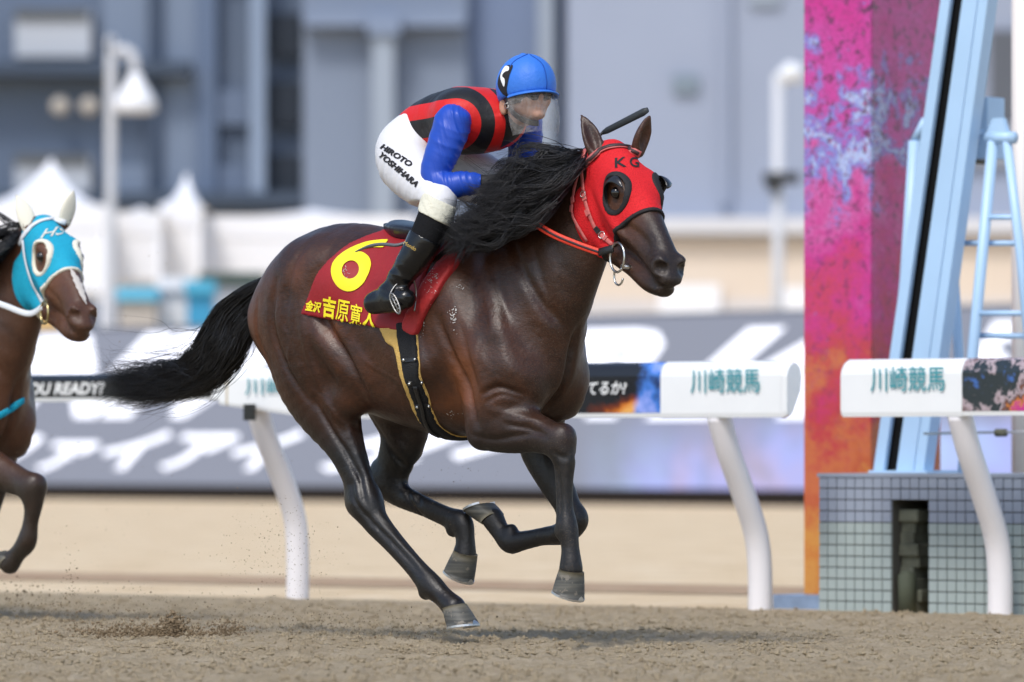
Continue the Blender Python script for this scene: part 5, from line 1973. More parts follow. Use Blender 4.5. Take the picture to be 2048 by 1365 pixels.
PROF = [(0.004, 0.0), (0.0, .02), (0.0, .185), (.008, .215), (.024, .238), (.05, .25), (.075, .248), (.098, .225), (.106, .18), (.100, .12), (.045, .012), (.03, 0.0)]
def rail_piece(x0, x1, ztop0, zbot0, ztop1, zbot1, grow=0.0, nseg=1):
    """profile lofted between two ends (x along the rail)"""
    V, F = [], []
    n = len(PROF)
    for k in range(nseg + 1):
        t = k / nseg
        x = x0 + (x1 - x0) * t; zt = ztop0 + (ztop1 - ztop0) * t; zb = zbot0 + (zbot1 - zbot0) * t
        for y, z in PROF:
            cy, cz = y - .05, z / .25
            V.append((x, RY + .05 + cy * (1 + grow * 12), zb - grow + cz * (zt - zb + 2 * grow)))
    for k in range(nseg):
        for a in range(n):
            b = (a + 1) % n
            F.append((k * n + a, k * n + b, (k + 1) * n + b, (k + 1) * n + a))
    F += [tuple(range(n - 1, -1, -1)), tuple(nseg * n + a for a in range(n))]
    return V, F
RY = -.36
def rx(px, y=RY):                        # position along the rail of a picture column
    return RF.P(px, 760, y)[0]
zt, zb = 1.142, .892                      # deep rail
ztn, zbn = 1.118, .985                    # slim rail
GR = 'white running rails beside the track'


def letters(name, txt, x0, z0, h, w, m, parent, y, bold=.02, shear=0.0):
    tv, tf = text_mesh(txt, 1.0, bold=bold, shear=shear)
    ww = tv[:, 0].max()
    V = [(x0 + v[0] / ww * w, y, z0 + v[1] * h) for v in tv]
    return mesh_obj(name, V, tf, m, parent, False)


def make_rail(label, build):
    r = empty('running_rail', RF.o, RF.rz)
    tag(r, label, 'rail', GR)
    build(r)
    return r


def post(parent, px_base, top_z, yb=0.0):
    xb = RF.P(px_base, 1200, yb)[0]
    mb = MB()
    pts = spline([(xb, -.31, top_z), (xb, -.235, top_z - .17), (xb, -.12, top_z - .37), (xb, -.03, top_z - .55), (xb, yb, top_z - .72), (xb, yb, -.05)], 6)
    mb.tube(pts, .056, 20)
    return mb.build('post', M_POST, parent, True)


def rail_a(r):
    # slim rail running off to the left, black print, tapering end piece, deep rail to the goal
    xa, xb, xc, xd, xe = rx(-900), rx(438), rx(640), rx(1325), rx(1562)
    mb = MB(); mb.add(*rail_piece(xa, xb - .002, ztn, zbn, ztn, zbn)); mb.build('slim_beam', M_WRAIL, r)
    mb = MB(); mb.add(*rail_piece(xa, xb - .05, ztn + .001, zbn + .012, ztn + .001, zbn + .012, .002)); p = mb.build('printed_panel', M_BLACKP, r)
    letters('lettering', 'NOW YOU READY?', rx(-40), zbn + .033, .062, rx(212) - rx(-40), M_WHT, p, RY - .010, .03, .22)
    mb = MB(); mb.add(*rail_piece(rx(392), xb - .052, ztn + .001, zbn + .012, ztn + .001, zbn + .012, .0035)); mb.build('printed_panel', M_PANEL, r)
    mb = MB(); mb.add(*rail_piece(xb, xc, 1.135, .965, zt, zb, .001, 6)); w = mb.build('end_piece', M_WRAIL, r)
    mb = MB(); mb.add(*rail_piece(rx(452), rx(456), 1.136, .962, 1.136, .962, .003)); mb.build('joint_band', mat('yellowed joint', (.55, .47, .33), .6), w)
    letters('lettering', '川崎競馬', rx(494), .985 + .025, .085, rx(660) - rx(494), M_TEAL, w, RY - .016, .004)
    mb = MB(); mb.add(*rail_piece(xc + .001, xd, zt, zb, zt, zb)); mb.build('deep_beam', M_WRAIL, r)
    mb = MB(); mb.add(*rail_piece(rx(690), xd - .012, zt + .001, zb + .008, zt + .001, zb + .008, .002)); p = mb.build('printed_panel', burst_panel(xd, zb, .25), r)
    letters('lettering', 'きてるか?', rx(1155), zb + .105, .062, rx(1256) - rx(1155), M_WHT, p, RY - .010, .018, .2)
    mb = MB(); mb.add(*rail_piece(xd - .010, xe, zt, zb, zt, zb, .003)); e = mb.build('end_piece', M_WRAIL, r)
    letters('lettering', '川崎競馬', rx(1384), zb + .108, .112, rx(1524) - rx(1386), M_TEAL, e, RY - .0115, .009)
    mb = MB(); mb.add(*rail_piece(xe + .001, xe + .035, zt + .003, zb - .003, zt - .012, zb + .012, .003, 1)); mb.build('end_cap', M_WRAIL, e)
    for k in (-330, 595, 1520):
        post(r, k, .985 if k < 600 else .905)
    mb = MB(); a = RF.P(500, 820, -.40)[0]; mb.box((a - .03, -.415, .885), (a + .03, -.39, .965)); mb.build('bracket', M_BLACKP, r)
make_rail('long white rail with a slim black lettered part, ending left of the pink pillar', rail_a)


def rail_b(r):
    xa, xb, xc = rx(1686), rx(1924), rx(3300)
    mb = MB(); mb.add(*rail_piece(xa, xb, zt, zb, zt, zb, .003)); e = mb.build('end_piece', M_WRAIL, r)
    mb = MB(); mb.add(*rail_piece(xa - .012, xa - .001, zt - .012, zb + .012, zt, zb, .003)); mb.build('end_cap', M_WRAIL, e)
    letters('lettering', '川崎競馬', rx(1744), zb + .108, .112, rx(1894) - rx(1746), M_TEAL, e, RY - .0115, .009)
    mb = MB(); mb.add(*rail_piece(xb + .001, xc, zt, zb, zt, zb)); mb.build('deep_beam', M_WRAIL, r)
    mb = MB(); mb.add(*rail_piece(xb + .002, xc, zt + .001, zb + .008, zt + .001, zb + .008, .002)); mb.build('printed_panel', M_PANEL2, r)
    for k in (2000, 2980):
        post(r, k, .905)
make_rail('short white rail with magenta picture panel in front of the tiled block', rail_b)

# ------------------------------------------------------------------ printed pillar by the finish line
pil = empty('printed_pillar', RF.W((RF.P(1742, 1197, .95)[0], .95, 0)), RF.rz)
tag(pil, 'tall square pillar wrapped in pink and orange splash print', 'pillar')
stops = [(.0, (.34, .09, .03)), (.08, (.60, .16, .02)), (.16, (.68, .30, .05)), (.24, (.55, .10, .03)), (.30, (.62, .16, .05)), (.36, (.56, .045, .05)), (.42, (.60, .03, .12)), (.50, (.62, .02, .26)), (.565, (.66, .10, .36)), (.60, (.20, .22, .62)), (.635, (.50, .60, .85)), (.665, (.22, .20, .60)), (.70, (.60, .05, .34)), (.84, (.62, .012, .26)), (.93, (.40, .01, .17)), (1.0, (.08, .01, .05))]
M_NEB = nebula('splash print', stops, 2.6, .35, .3, True, .14, (.235, .12, .62))
M_NEB_SHADE = nebula('splash print shaded side', stops, 2.6, .22, .3, True, .40, (.235, .12, .75))  # mixed towards grey: this face's shade and reflection painted into the print
Lx, Ly, Hh = .395, .56, 4.2
mb = MB(); mb.box((-Lx, .012, -.012), (-.012, Ly, Hh)); core = mb.build('core', M_BLACKP, pil)
mb = MB(); mb.box((-Lx, 0, 0), (-.002, .012, Hh)); mb.build('printed_face', M_NEB, pil)
mb = MB(); mb.box((-.012, .0125, 0), (0, Ly, Hh)); mb.build('printed_face', M_NEB_SHADE, pil)

# ------------------------------------------------------------------ tiled pedestal of the winning post
ped = empty('tiled_pedestal', RF.W((0, 0, 0)), RF.rz)
tag(ped, 'grey tiled concrete block with a dark broken niche behind the rail', 'pedestal')
yP = .14
x0p = RF.P(1637, 1200, yP)[0]
ztp = .618
pitch = .0515
M_GROUT = mat('dark grout', (.10, .095, .08), .9, .1, bump=.3, bscale=90)
M_TILE = mat('grey green glazed tile', (.36, .42, .41), .3, .5, var=.14, vscale=2.5)
M_TILE2 = mat('blue grey glazed tile', (.30, .34, .42), .3, .5, var=.14, vscale=2.5)
M_CONC = mat('weathered concrete', (.13, .135, .10), .85, .2, bump=.6, bscale=30, var=.3, vscale=8)
xh0, xh1 = RF.P(1775, 1100, yP)[0], RF.P(1846, 1100, yP)[0]
c0 = round((xh0 - x0p) / pitch); c1 = c0 + 4
xh0, xh1 = x0p + c0 * pitch, x0p + c1 * pitch
rows_h = 10
xend = x0p + 52 * pitch
zh = rows_h * pitch
mb = MB()
mb.box((x0p, yP + .012, -.02), (xh0, yP + .75, ztp)); mb.box((xh1, yP + .012, -.02), (xend, yP + .75, ztp)); mb.box((xh0, yP + .0125, zh), (xh1, yP + .75, ztp - .0005)); mb.box((xh0 - .001, yP + .35, -.02), (xh1 + .001, yP + .749, zh + .001))
mb.build('core', M_GROUT, ped)
mb = MB(); mb.box((x0p - .006, yP - .004, ztp), (xend, yP + .76, ztp + .018)); mb.build('coping', M_TILE2, ped)
tile_me = {}
for key, m in (('a', M_TILE), ('b', M_TILE2)):
    mb = MB(); mb.box((.0025, 0, .0025), (pitch - .0025, .014, pitch - .0025), None, .0018)
    o = mb.build('tile', m, ped); tile_me[key] = o.data; COL.objects.unlink(o); bpy.data.objects.remove(o)
rng = np.random.default_rng(8)
rest = MB()
for r in range(12):
    for c in range(52):
        if c0 <= c < c1 and r < rows_h: continue
        key = 'b' if r >= 8 else 'a'  # upper rows take the darker, bluer tile
        if c < 27:
            o = link(bpy.data.objects.new('tile', tile_me[key]), ped)
            o.location = (x0p + c * pitch, yP + rng.uniform(-.0012, .0012), r * pitch)
        else:
            rest.box((x0p + c * pitch + .0025, yP, r * pitch + .0025), (x0p + (c + 1) * pitch - .0025, yP + .014, (r + 1) * pitch - .0025))
o = rest.build('tiling', M_TILE, ped); o['kind'] = 'stuff'
# broken concrete inside the niche
V, F = [], []
mb = MB()
xm = (xh0 + xh1) / 2
for k in range(9):
    z0_, z1_ = k * .052, (k + 1) * .052 + .004
    w1 = .045 + .02 * math.sin(k * 1.7)
    mb.box((xh0 + .004, yP + .06 + .012 * math.sin(k * 2.1), z0_), (xh0 + .05 + w1, yP + .30, z1_), None, .006)
mb.build('broken_concrete', M_CONC, ped)
mb = MB(); mb.tube([(xh0 + .06, yP + .04, 0), (xh0 + .06, yP + .04, .17), (xh0 + .062, yP + .045, .19)], [.042, .042, .028], 12); mb.build('stub_pipe', mat('olive pipe', (.085, .095, .065), .7, .2), ped, True)
pl = empty('tiled_plinth', RF.W((0, 0, 0)), RF.rz)
tag(pl, 'low blue tiled plinth under the printed pillar', 'plinth')
xq = RF.P(1545, 1215, .78)[0]
mb = MB(); mb.box((xq, .78, -.02), (RF.P(1742, 1215, .9)[0] + .5, 1.8, .055), None, .004); mb.build('base', mat('blue tile slab', (.20, .28, .42), .35, .5, var=.2, vscale=9), pl)
pb = pil.location.copy(); pil.location.z = .056

# ------------------------------------------------------------------ winning post of light-blue steel
wp = empty('winning_post', RF.W((0, 0, 0)), RF.rz)
tag(wp, 'leaning light blue steel winning post with black slot on the tiled block', 'post')
M_LBLUE = mat('light blue paint', (.40, .58, .78), .38, .45, bump=.05, bscale=15, var=.05, vscale=2)
yW = .42
def bar_px(a, b, ya, yb, m, nm, parent, wa=0.0):
    """leaning prism from bottom edges a=(x0,x1) at row 955 to top edges b at row -60, between depths"""
    P0 = [RF.P(x, 957, y) for x, y in ((a[0], ya), (a[1], ya), (a[1], yb), (a[0], yb))]
    z0 = ztp + .018
    vs = []
    x = [RF.P(a[0], 950, ya)[0], RF.P(a[1], 950, ya)[0]]
    t = [RF.P(b[0], 0, ya)[0], RF.P(b[1], 0, ya)[0]]
    zt_ = RF.P(1900, -80, ya)[2]
    k = (zt_ - z0) / (RF.P(1900, 0, ya)[2] - z0)
    t = [x[i] + (t[i] - x[i]) * k for i in (0, 1)]
    vs = [(x[0], ya, z0), (x[1], ya, z0), (x[1], yb, z0), (x[0], yb, z0), (t[0], ya, zt_), (t[1], ya, zt_), (t[1], yb, zt_), (t[0], yb, zt_)]
    fs = [(0, 3, 2, 1), (4, 5, 6, 7), (0, 1, 5, 4), (1, 2, 6, 5), (2, 3, 7, 6), (3, 0, 4, 7)]
    mb = MB(); mb.add(vs, fs)
    o = mb.build(nm, m, parent)
    md = o.modifiers.new('b', 'BEVEL'); md.width = .004; md.segments = 2
    return o
bar_px((1745, 1766), (1880, 1900), yW, yW + .03, M_LBLUE, 'flange', wp)
bar_px((1768, 1800), (1900, 1932), yW + .05, yW + .10, mat('black slot', (.004, .004, .004), .7, .2), 'slot', wp)
bar_px((1791, 1826), (1924, 1956), yW, yW + .024, M_LBLUE, 'web', wp)
bar_px((1827, 1846), (1957, 1976), yW - .012, yW + .07, M_LBLUE, 'flange', wp)
def tube_px(nm, pts, y, r, m, parent, n=10):
    mb = MB(); mb.tube([RF.P(px, py, y) for px, py in pts], r, n)
    return mb.build(nm, m, parent, True)
mb = MB(); q0, q1 = RF.P(1770, 955, yW), RF.P(1850, 955, yW)
mb.box((q0[0] - .05, yW - .06, ztp + .0185), (q1[0] + .05, yW + .28, ztp + .03)); mb.build('base_plate', M_LBLUE, wp)
lad = empty('ladder_frame', RF.W((0, 0, 0)), RF.rz)
tag(lad, 'light blue tubular ladder frame beside the winning post', 'ladder')
tube_px('rail_tube', [(1925, 957), (1945, 715), (1986, 282)], .50, .026, M_LBLUE, lad)
tube_px('rail_tube', [(2085, 957), (2040, 500), (2014, 282)], .50, .022, M_LBLUE, lad)
tube_px('top_bar', [(1975, 276), (2030, 276)], .50, .028, M_LBLUE, lad)
mb = MB(); a = RF.P(1992, 270, .5); mb.prism([(a[0] - .05, a[2] - .01), (a[0] + .075, a[2] - .01), (a[0] + .045, a[2] + .075), (a[0] - .01, a[2] + .075)], .485, .515); mb.build('bracket', M_LBLUE, lad)
for y_, xa, xb in ((435, 1972, 2034), (487, 1918, 2040), (627, 1955, 2056), (672, 1950, 2060)):
    tube_px('rung', [(xa, y_), (xb, y_)], .50 if y_ in (435, 627) else .56, .013, M_LBLUE, lad)
bx_ = empty('junction_box', RF.W((0, 0, 0)), RF.rz)
stay = empty('stay_frame', RF.W((0, 0, 0)), RF.rz)
tag(stay, 'thin light blue stay tube half hidden behind the winning post', 'stay')
tube_px('stay_tube', [(1775, 957), (1812, 560), (1830, 282)], .72, .030, M_LBLUE, stay)
tube_px('stay_tube', [(1830, 282), (1852, 240)], .72, .022, M_LBLUE, stay)
tube_px('stay_tube', [(1935, 957), (1918, 720), (1905, 510)], .85, .024, M_LBLUE, stay)
tag(bx_, 'small light blue box hung on the back of the winning post', 'box')
mb = MB(); a, b = RF.P(1958, 320, .72), RF.P(1990, 195, .72); mb.box((a[0], .66, a[2]), (b[0], .80, b[2]), None, .006); mb.build('case', M_LBLUE, bx_)
mb = MB(); mb.box((a[0] - .02, .655, a[2] - .02), (a[0] + .004, .79, b[2] - .06)); mb.build('seal', M_BLACKP, bx_)
mb = MB(); mb.tube([RF.P(1975, 260, .7), RF.P(1950, 270, .62)], .012, 8); mb.build('hanger', M_LBLUE, bx_, True)
rod = empty('tie_rod', RF.W((0, 0, 0)), RF.rz); tag(rod, 'thin steel tie rod with a coupling above the tiled block', 'rod')
tube_px('bar', [(1848, 868), (2160, 862)], .30, .006, M_STEEL, rod, 6)
tube_px('coupling', [(1992, 866), (2012, 866)], .30, .018, M_CONC, rod, 8)
fl = empty('flag_pole', RF.W((0, 0, 0)), RF.rz); tag(fl, 'cream coloured pole rising beyond the ladder frame', 'pole')
tube_px('shaft', [(2044, 1240), (2044, -150)], 1.6, .05, mat('cream pole paint', (.72, .70, .66), .5), fl, 12)
tube_px('base_collar', [(2044, 1238), (2044, 1222)], 1.6, .075, M_CONC, fl, 12)

# ------------------------------------------------------------------ led board along the infield
BF = Frame(1600, 75.5, 48.0)
board = empty('led_board', BF.o, BF.rz)
tag(board, 'long grey screen board with huge slanted white lettering behind the rail', 'screen')
xb0, xb1 = BF.P(-700, 800)[0], BF.P(2700, 800)[0]
zb0, zb1 = BF.P(1600, 980)[2], BF.P(1600, 626)[2]
M_SCREEN = mat('grey screen picture', (.20, .22, .28), .5, .3)
g = NG(M_SCREEN)
sp = g.n('ShaderNodeSeparateXYZ'); g.l(g.tc.outputs['Object'], sp.inputs[0])
xl, xr = BF.P(1150, 800)[0], BF.P(1640, 800)[0]
mr = g.n('ShaderNodeMapRange'); mr.inputs[1].default_value = xl; mr.inputs[2].default_value = xr; g.l(sp.outputs[0], mr.inputs[0])
mz = g.n('ShaderNodeMapRange'); mz.inputs[1].default_value = zb0 + 1.15; mz.inputs[2].default_value = zb0; g.l(sp.outputs[2], mz.inputs[0])
cl = g.math('MULTIPLY', mr.outputs[0], mz.outputs[0])
cl = g.math('MULTIPLY', cl, g.ramp(g.noise(.9, 5, rough=.6), [(.35, (.2, .2, .2)), (.6, (1, 1, 1))]))
cc = g.ramp(g.noise(.7, 4), [(.3, (.62, .45, .60)), (.5, (.40, .45, .90)), (.7, (.45, .62, .95))])
scol = g.mix(g.math('MULTIPLY', cl, 3.2, True), (.235, .26, .335), cc)
g.l(scol, g.b.inputs['Emission Color']); g.b.inputs['Emission Strength'].default_value = .64
g.b.inputs['Base Color'].default_value = (.05, .05, .06, 1)
M_SLET = mat('lit white letters', (.6, .6, .65), .5, .3)
M_SLET.node_tree.nodes['Principled BSDF'].inputs['Emission Color'].default_value = (.80, .85, 1.0, 1)
M_SLET.node_tree.nodes['Principled BSDF'].inputs['Emission Strength'].default_value = .70
mb = MB(); mb.box((xb0, 0, zb0), (xb1, .12, zb1)); mb.build('screen', M_SCREEN, board)
mb = MB(); mb.box((xb0, -.06, -.02), (xb1, .35, zb0 - .003)); mb.build('kick_board', mat('dark base board', (.016, .012, .010), .8, .2), board)
mb = MB(); mb.box((xb0, .121, zb0), (xb1, .40, zb1 + .05)); mb.build('cabinet', mat('cabinet grey', (.10, .11, .13), .6), board)
def board_text(txt, px0, px1, py0, py1, shear, bold=.03):
    x0, x1 = BF.P(px0, py0)[0], BF.P(px1, py0)[0]
    z0, z1 = BF.P((px0 + px1) / 2, py0)[2], BF.P((px0 + px1) / 2, py1)[2]
    tv, tf = text_mesh(txt, 1.0, bold=bold, shear=shear)
    ww = tv[:, 0].max()
    mesh_obj('lettering', [(x0 + v[0] / ww * (x1 - x0), -.012, z0 + v[1] * (z1 - z0)) for v in tv], tf, M_SLET, board, False)
board_text('UNIV', -160, 640, 838, 668, .75, .045)
board_text('ER', 900, 1330, 838, 662, .8, .045)
board_text('IA', 1290, 1720, 838, 655, .8, .045)
board_text('52', 1890, 2160, 815, 640, .6, .045)
board_text('ファイアイ', -40, 610, 944, 862, .6, .03)
board_text('タヘ', 640, 1130, 944, 850, .6, .03)

# ------------------------------------------------------------------ tents and stands behind
M_TENT = mat('white tent canvas', (.82, .82, .84), .7, .2, bump=.1, bscale=4)
M_TENTW = mat('white tent wall', (.80, .80, .82), .7, .2)
def tent(name, label, px0, px1, peak, eave, D, depth=4.5, wall_to=None, grp='white marquee tents'):
    a, b = at(px0, eave, D), at(px1, eave, D)
    pk = at((px0 + px1) / 2 if isinstance(peak, (int, float)) else peak[0], peak if isinstance(peak, (int, float)) else peak[1], D)
    t = empty(name, (float((a[0] + b[0]) / 2), D, 0)); tag(t, label, 'tent', grp)
    w = (b[0] - a[0]) / 2; cx = (a[0] + b[0]) / 2
    ph, eh = pk[2], a[2]
    V, F = [], []
    n = 8
    for k in range(n + 1):
        s = k / n
        r = 1 - s
        z = eh + (ph - eh) * (.32 * s + .68 * s ** 3)
        for sx, sy in ((-1, -1), (0, -1), (1, -1), (1, 0), (1, 1), (0, 1), (-1, 1), (-1, 0)):
            V.append(((pk[0] - cx) * s + sx * w * r, depth / 2 + sy * depth / 2 * r, z))
    for k in range(n):
        for i in range(8):
            F.append((k * 8 + i, k * 8 + (i + 1) % 8, (k + 1) * 8 + (i + 1) % 8, (k + 1) * 8 + i))
    mesh_obj('roof', V, F, M_TENT, t, False)
    mb = MB(); mb.box((-w, 0, eh - .5), (w, .03, eh - .002)); mb.build('valance', M_TENTW, t)
    for sx in (-1, 1):
        for sy in (0.06, depth - .06):
            mb = MB(); mb.tube([(sx * (w - .08), sy, 0), (sx * (w - .08), sy, eh - .1)], .05, 8); mb.build('leg', M_TENTW, t, True)
    if wall_to:
        zt_ = at(px0, wall_to, D)[2]
        mb = MB(); mb.box((-w + .1, depth - .12, max(zt_, .2)), (w - .1, depth - .1, eh - .1)); mb.build('wall', M_TENTW, t)
        mb = MB(); mb.box((-w + .02, .031, max(zt_, .2)), (w - .02, .05, eh - .5)); mb.build('wall', M_TENTW, t)
    return t
tent('marquee_tent', 'tall peaked white marquee beside the street lamp', -60, 212, (75, 300), 412, 118, 7, 585)
tent('marquee_tent', 'small peaked white marquee next to the tall one', 318, 404, (363, 335), 410, 122, 4, 565)
tent('canopy_tent', 'long low white canopy behind the horse rump', 214, 324, 404, 424, 120, 5, 560)
tent('canopy_tent', 'wide white canopy stretching behind the rider', 402, 830, 408, 432, 126, 6, 545)
tent('canopy_tent', 'white canopy hidden behind the bay horse', 825, 1130, 430, 450, 128, 6, 560)
def kiosk(label, px0, px1, py0, py1, D, col, band=None, cat='stall'):
    k = empty('food_stall', tuple(at((px0 + px1) / 2, HZ, D) * np.array([1, 1, 0]))); tag(k, label, cat, 'stalls under the tents')
    w = (px1 - px0) * D / FPX / 2; h = at(0, py0, D)[2]
    mb = MB(); mb.box((-w, 0, 0), (w, 1.2, h - .25)); mb.build('counter', mat('stall ' + label[:10], col, .6), k)
    mb = MB(); mb.box((-w - .05, -.15, h - .249), (w + .05, 1.3, h)); mb.build('awning', mat('awning ' + label[:10], band or col, .6), k)
kiosk('stall with turquoise awning and beige counter', 238, 312, 576, 650, 112, (.42, .38, .34), (.09, .42, .62))
kiosk('bright turquoise stall box beside a white one', 375, 424, 562, 650, 112, (.03, .26, .46), (.06, .36, .55))
kiosk('plain white stall box between two turquoise ones', 326, 374, 556, 650, 113, (.74, .74, .76))
kiosk('yellow and orange stall behind the hooded second horse', 70, 130, 590, 650, 112, (.70, .45, .15), (.75, .70, .6))
kiosk('grey stall with a dark green awning near the horse tail', 402, 520, 545, 650, 116, (.40, .42, .46), (.04, .07, .06))

# street lamps
def lamp(label, pole_px, top_py, D, head):
    l = empty('street_lamp', tuple(at(pole_px, HZ, D) * np.array([1, 1, 0]))); tag(l, label, 'lamp', 'street lamps behind the track')
    k = D / FPX
    M_L = M_LAMP
    H_ = at(0, top_py, D)[2]
    if head == 'arch':
        mb = MB(); mb.tube(spline([(0, 0, 0), (0, 0, H_ - .45), (.02, 0, H_ - .12), (.22, 0, H_), (.42, 0, H_ - .10), (.50, 0, H_ - .42)], 6), .105, 10); mb.build('pole', M_L, l, True)
        mb = MB()
        c = Vector((.50, 0, H_ - .45))
        prof = [(.06, 0), (.14, -.06), (.18, -.20), (.30, -.36), (.43, -.62), (.42, -.80), (.30, -.84), (0.01, -.85)]
        mb.tube([c + Vector((0, 0, z)) for r, z in prof], [r for r, z in prof], 20); mb.build('lamp_shade', mat('white lamp shade', (.78, .79, .82), .5), l, True)
        mb = MB(); mb.tube([(0, 0, -.02), (0, 0, .35)], [.2, .15], 12); mb.build('base', M_L, l, True)
    else:
        mb = MB(); mb.tube([(0, 0, 0), (0, 0, H_)], .11, 10); mb.build('pole', M_L, l, True)
        mb = MB(); mb.tube([(0, 0, H_ - .1), (.25, 0, H_ + .05), (.5, 0, H_ + .02)], [.12, .22, .16], 10); mb.build('lamp_head', mat('white lamp head', (.75, .77, .80), .5), l, True)
        z = at(0, 358, D)[2]
        mb = MB(); mb.box((-.30, -.25, z - .10), (.42, .05, z + .12), None, .03); mb.tube([(-.1, -.15, z - .25), (-.1, -.15, z - .05)], .14, 10)
        mb.build('speaker_head', mat('black speaker', (.02, .022, .025), .5), l)
M_LAMP = mat('pale grey lamp pole', (.56, .57, .60), .5)
lamp('arched street lamp with a white bell shade beside the tall marquee', 222, 100, 116, 'arch')
lamp('straight lamp post with black speakers near the pink pillar', 1556, 150, 112, 'straight')

# the grandstand: a blue grey building across the whole background
gs = empty('grandstand', (0, 190, 0)); tag(gs, 'large blue grey building with dark window openings filling the background', 'building')
M_ = {}
def wallm(name, col, v=.04):
    if name not in M_:
        M_[name] = mat(name, col, .8, .2, var=v, vscale=.15)
    return M_[name]
def slab(nm, px0, px1, py0, py1, D, m, th=.6):
    a, b = at(px0, py1, D), at(px1, py0, D)
    mb = MB(); mb.box((a[0], D - 190, max(a[2], 0)), (b[0], D - 190 + th, b[2])); return mb.build(nm, m, gs)
W1, W2, W3, W4 = (.115, .15, .215), (.195, .235, .31), (.30, .34, .435), (.05, .07, .11)
slab('wall', -500, 606, -600, 890, 190, wallm('slate wall', W1), 3)
slab('wall', 606, 935, -600, 890, 188.5, wallm('grey blue wall', W2), 3)
slab('wall', 935, 1112, -600, 890, 189.5, wallm('mid blue wall', (.17, .22, .335)), 3)  # wall section in its own mid blue paint
slab('wall', 1134, 2600, -600, 890, 186, wallm('pale lilac wall', W3), 3)
slab('wall', 1112, 1134, -600, 890, 189.8, wallm('dark joint', (.08, .12, .20)), 3)
slab('pillar', 744, 788, 60, 890, 187.4, wallm('pale column', (.29, .335, .40)), .8)
slab('pillar', 1076, 1108, -600, 890, 187.8, wallm('pale column', (.29, .335, .40)), .8)
slab('beam', 606, 930, 20, 52, 187.6, wallm('beam blue', (.20, .25, .35)), .7)  # blue grey beam paint
slab('bracket', 735, 800, 30, 70, 187.2, wallm('beam blue', (.20, .25, .35)), .5)
slab('pillar', 296, 322, -600, 410, 189.2, wallm('dark column', W4), .6)
slab('pillar', 392, 432, -600, 410, 189.3, wallm('dark column 2', (.11, .15, .23)), .6)
slab('pillar', 500, 530, -600, 410, 188.6, wallm('mid column', (.22, .28, .38)), .8)
slab('wall_panel', 322, 392, -600, 410, 189.5, wallm('panel blue', (.165, .21, .29)), .4)
slab('wall_panel', 205, 296, -600, 130, 189.5, wallm('panel blue', (.165, .21, .29)), .4)
slab('wall_panel', 205, 296, 330, 410, 189.5, wallm('panel blue', (.165, .21, .29)), .4)
slab('ledge', -500, 380, 122, 150, 188.4, wallm('dark ledge', (.055, .075, .11)), 1.6)
slab('ledge', -500, 606, 384, 410, 188.4, wallm('dark ledge', (.055, .075, .11)), 1.6)
for y0, y1 in ((40, 112), (176, 250), (322, 400)):
    slab('window', 534, 602, y0 - 12, y1, 189.4, wallm('dark opening', (.028, .036, .05)), .5)
for y0 in (-110, 180, 330):
    slab('window', 405, 498, y0, y0 + 70, 189.6, wallm('dim glazing', (.13, .17, .25)), .4)
for y0 in (22, 312):
    f = slab('window', 30, 182, y0, y0 + 92, 189.3, wallm('white shutter', (.42, .45, .50)), .6)
    slab('window_head', 30, 175, y0 - 4, y0 + 16, 189.15, wallm('dark window head', (.10, .11, .12)), .2)  # dark strip across the head of the window
for x in (120, 178):
    mb = MB(); c = at(x, 212, 188.9); mb.tube([(c[0], -1.1, c[2]), (c[0], -.9, c[2])], .3, 12); mb.build('wall_light', wallm('ball light', (.45, .42, .38)), gs, True)
slab('ledge', 1134, 2600, 436, 466, 184.6, wallm('white fascia', (.62, .62, .64)), 2)
slab('ledge', 1134, 2600, 466, 478, 184.9, wallm('fascia grey', (.36, .35, .36)), 1.6)  # grey lower band of the white ledge
slab('wall', 1134, 2600, 478, 890, 185.2, wallm('beige base wall', (.66, .56, .46)), 1)
slab('wall', 1134, 2600, 600, 890, 185.0, wallm('pale skirting', (.58, .55, .54)), 1)
for a, b, y0 in ((1318, 1440, 570), (1556, 1640, 575)):
    slab('door', a, b, y0, 890, 184.7, wallm('white door', (.80, .80, .82)), .3)
slab('vent', 1346, 1396, 150, 186, 185.8, wallm('grey vent', (.20, .25, .30)), .3)
slab('vent', 1500, 1560, -40, 10, 185.8, wallm('pale vent', (.30, .35, .42)), .3)
slab('pillar', 1440, 1462, -600, 410, 185.7, wallm('panel joint', (.275, .315, .41)), .35)
slab('window', 1980, 2040, 60, 240, 185.8, wallm('dim glazing dark', (.11, .12, .14)), .3)
slab('window', 1900, 2060, 250, 330, 185.7, wallm('grey glazing', (.30, .32, .36)), .3)
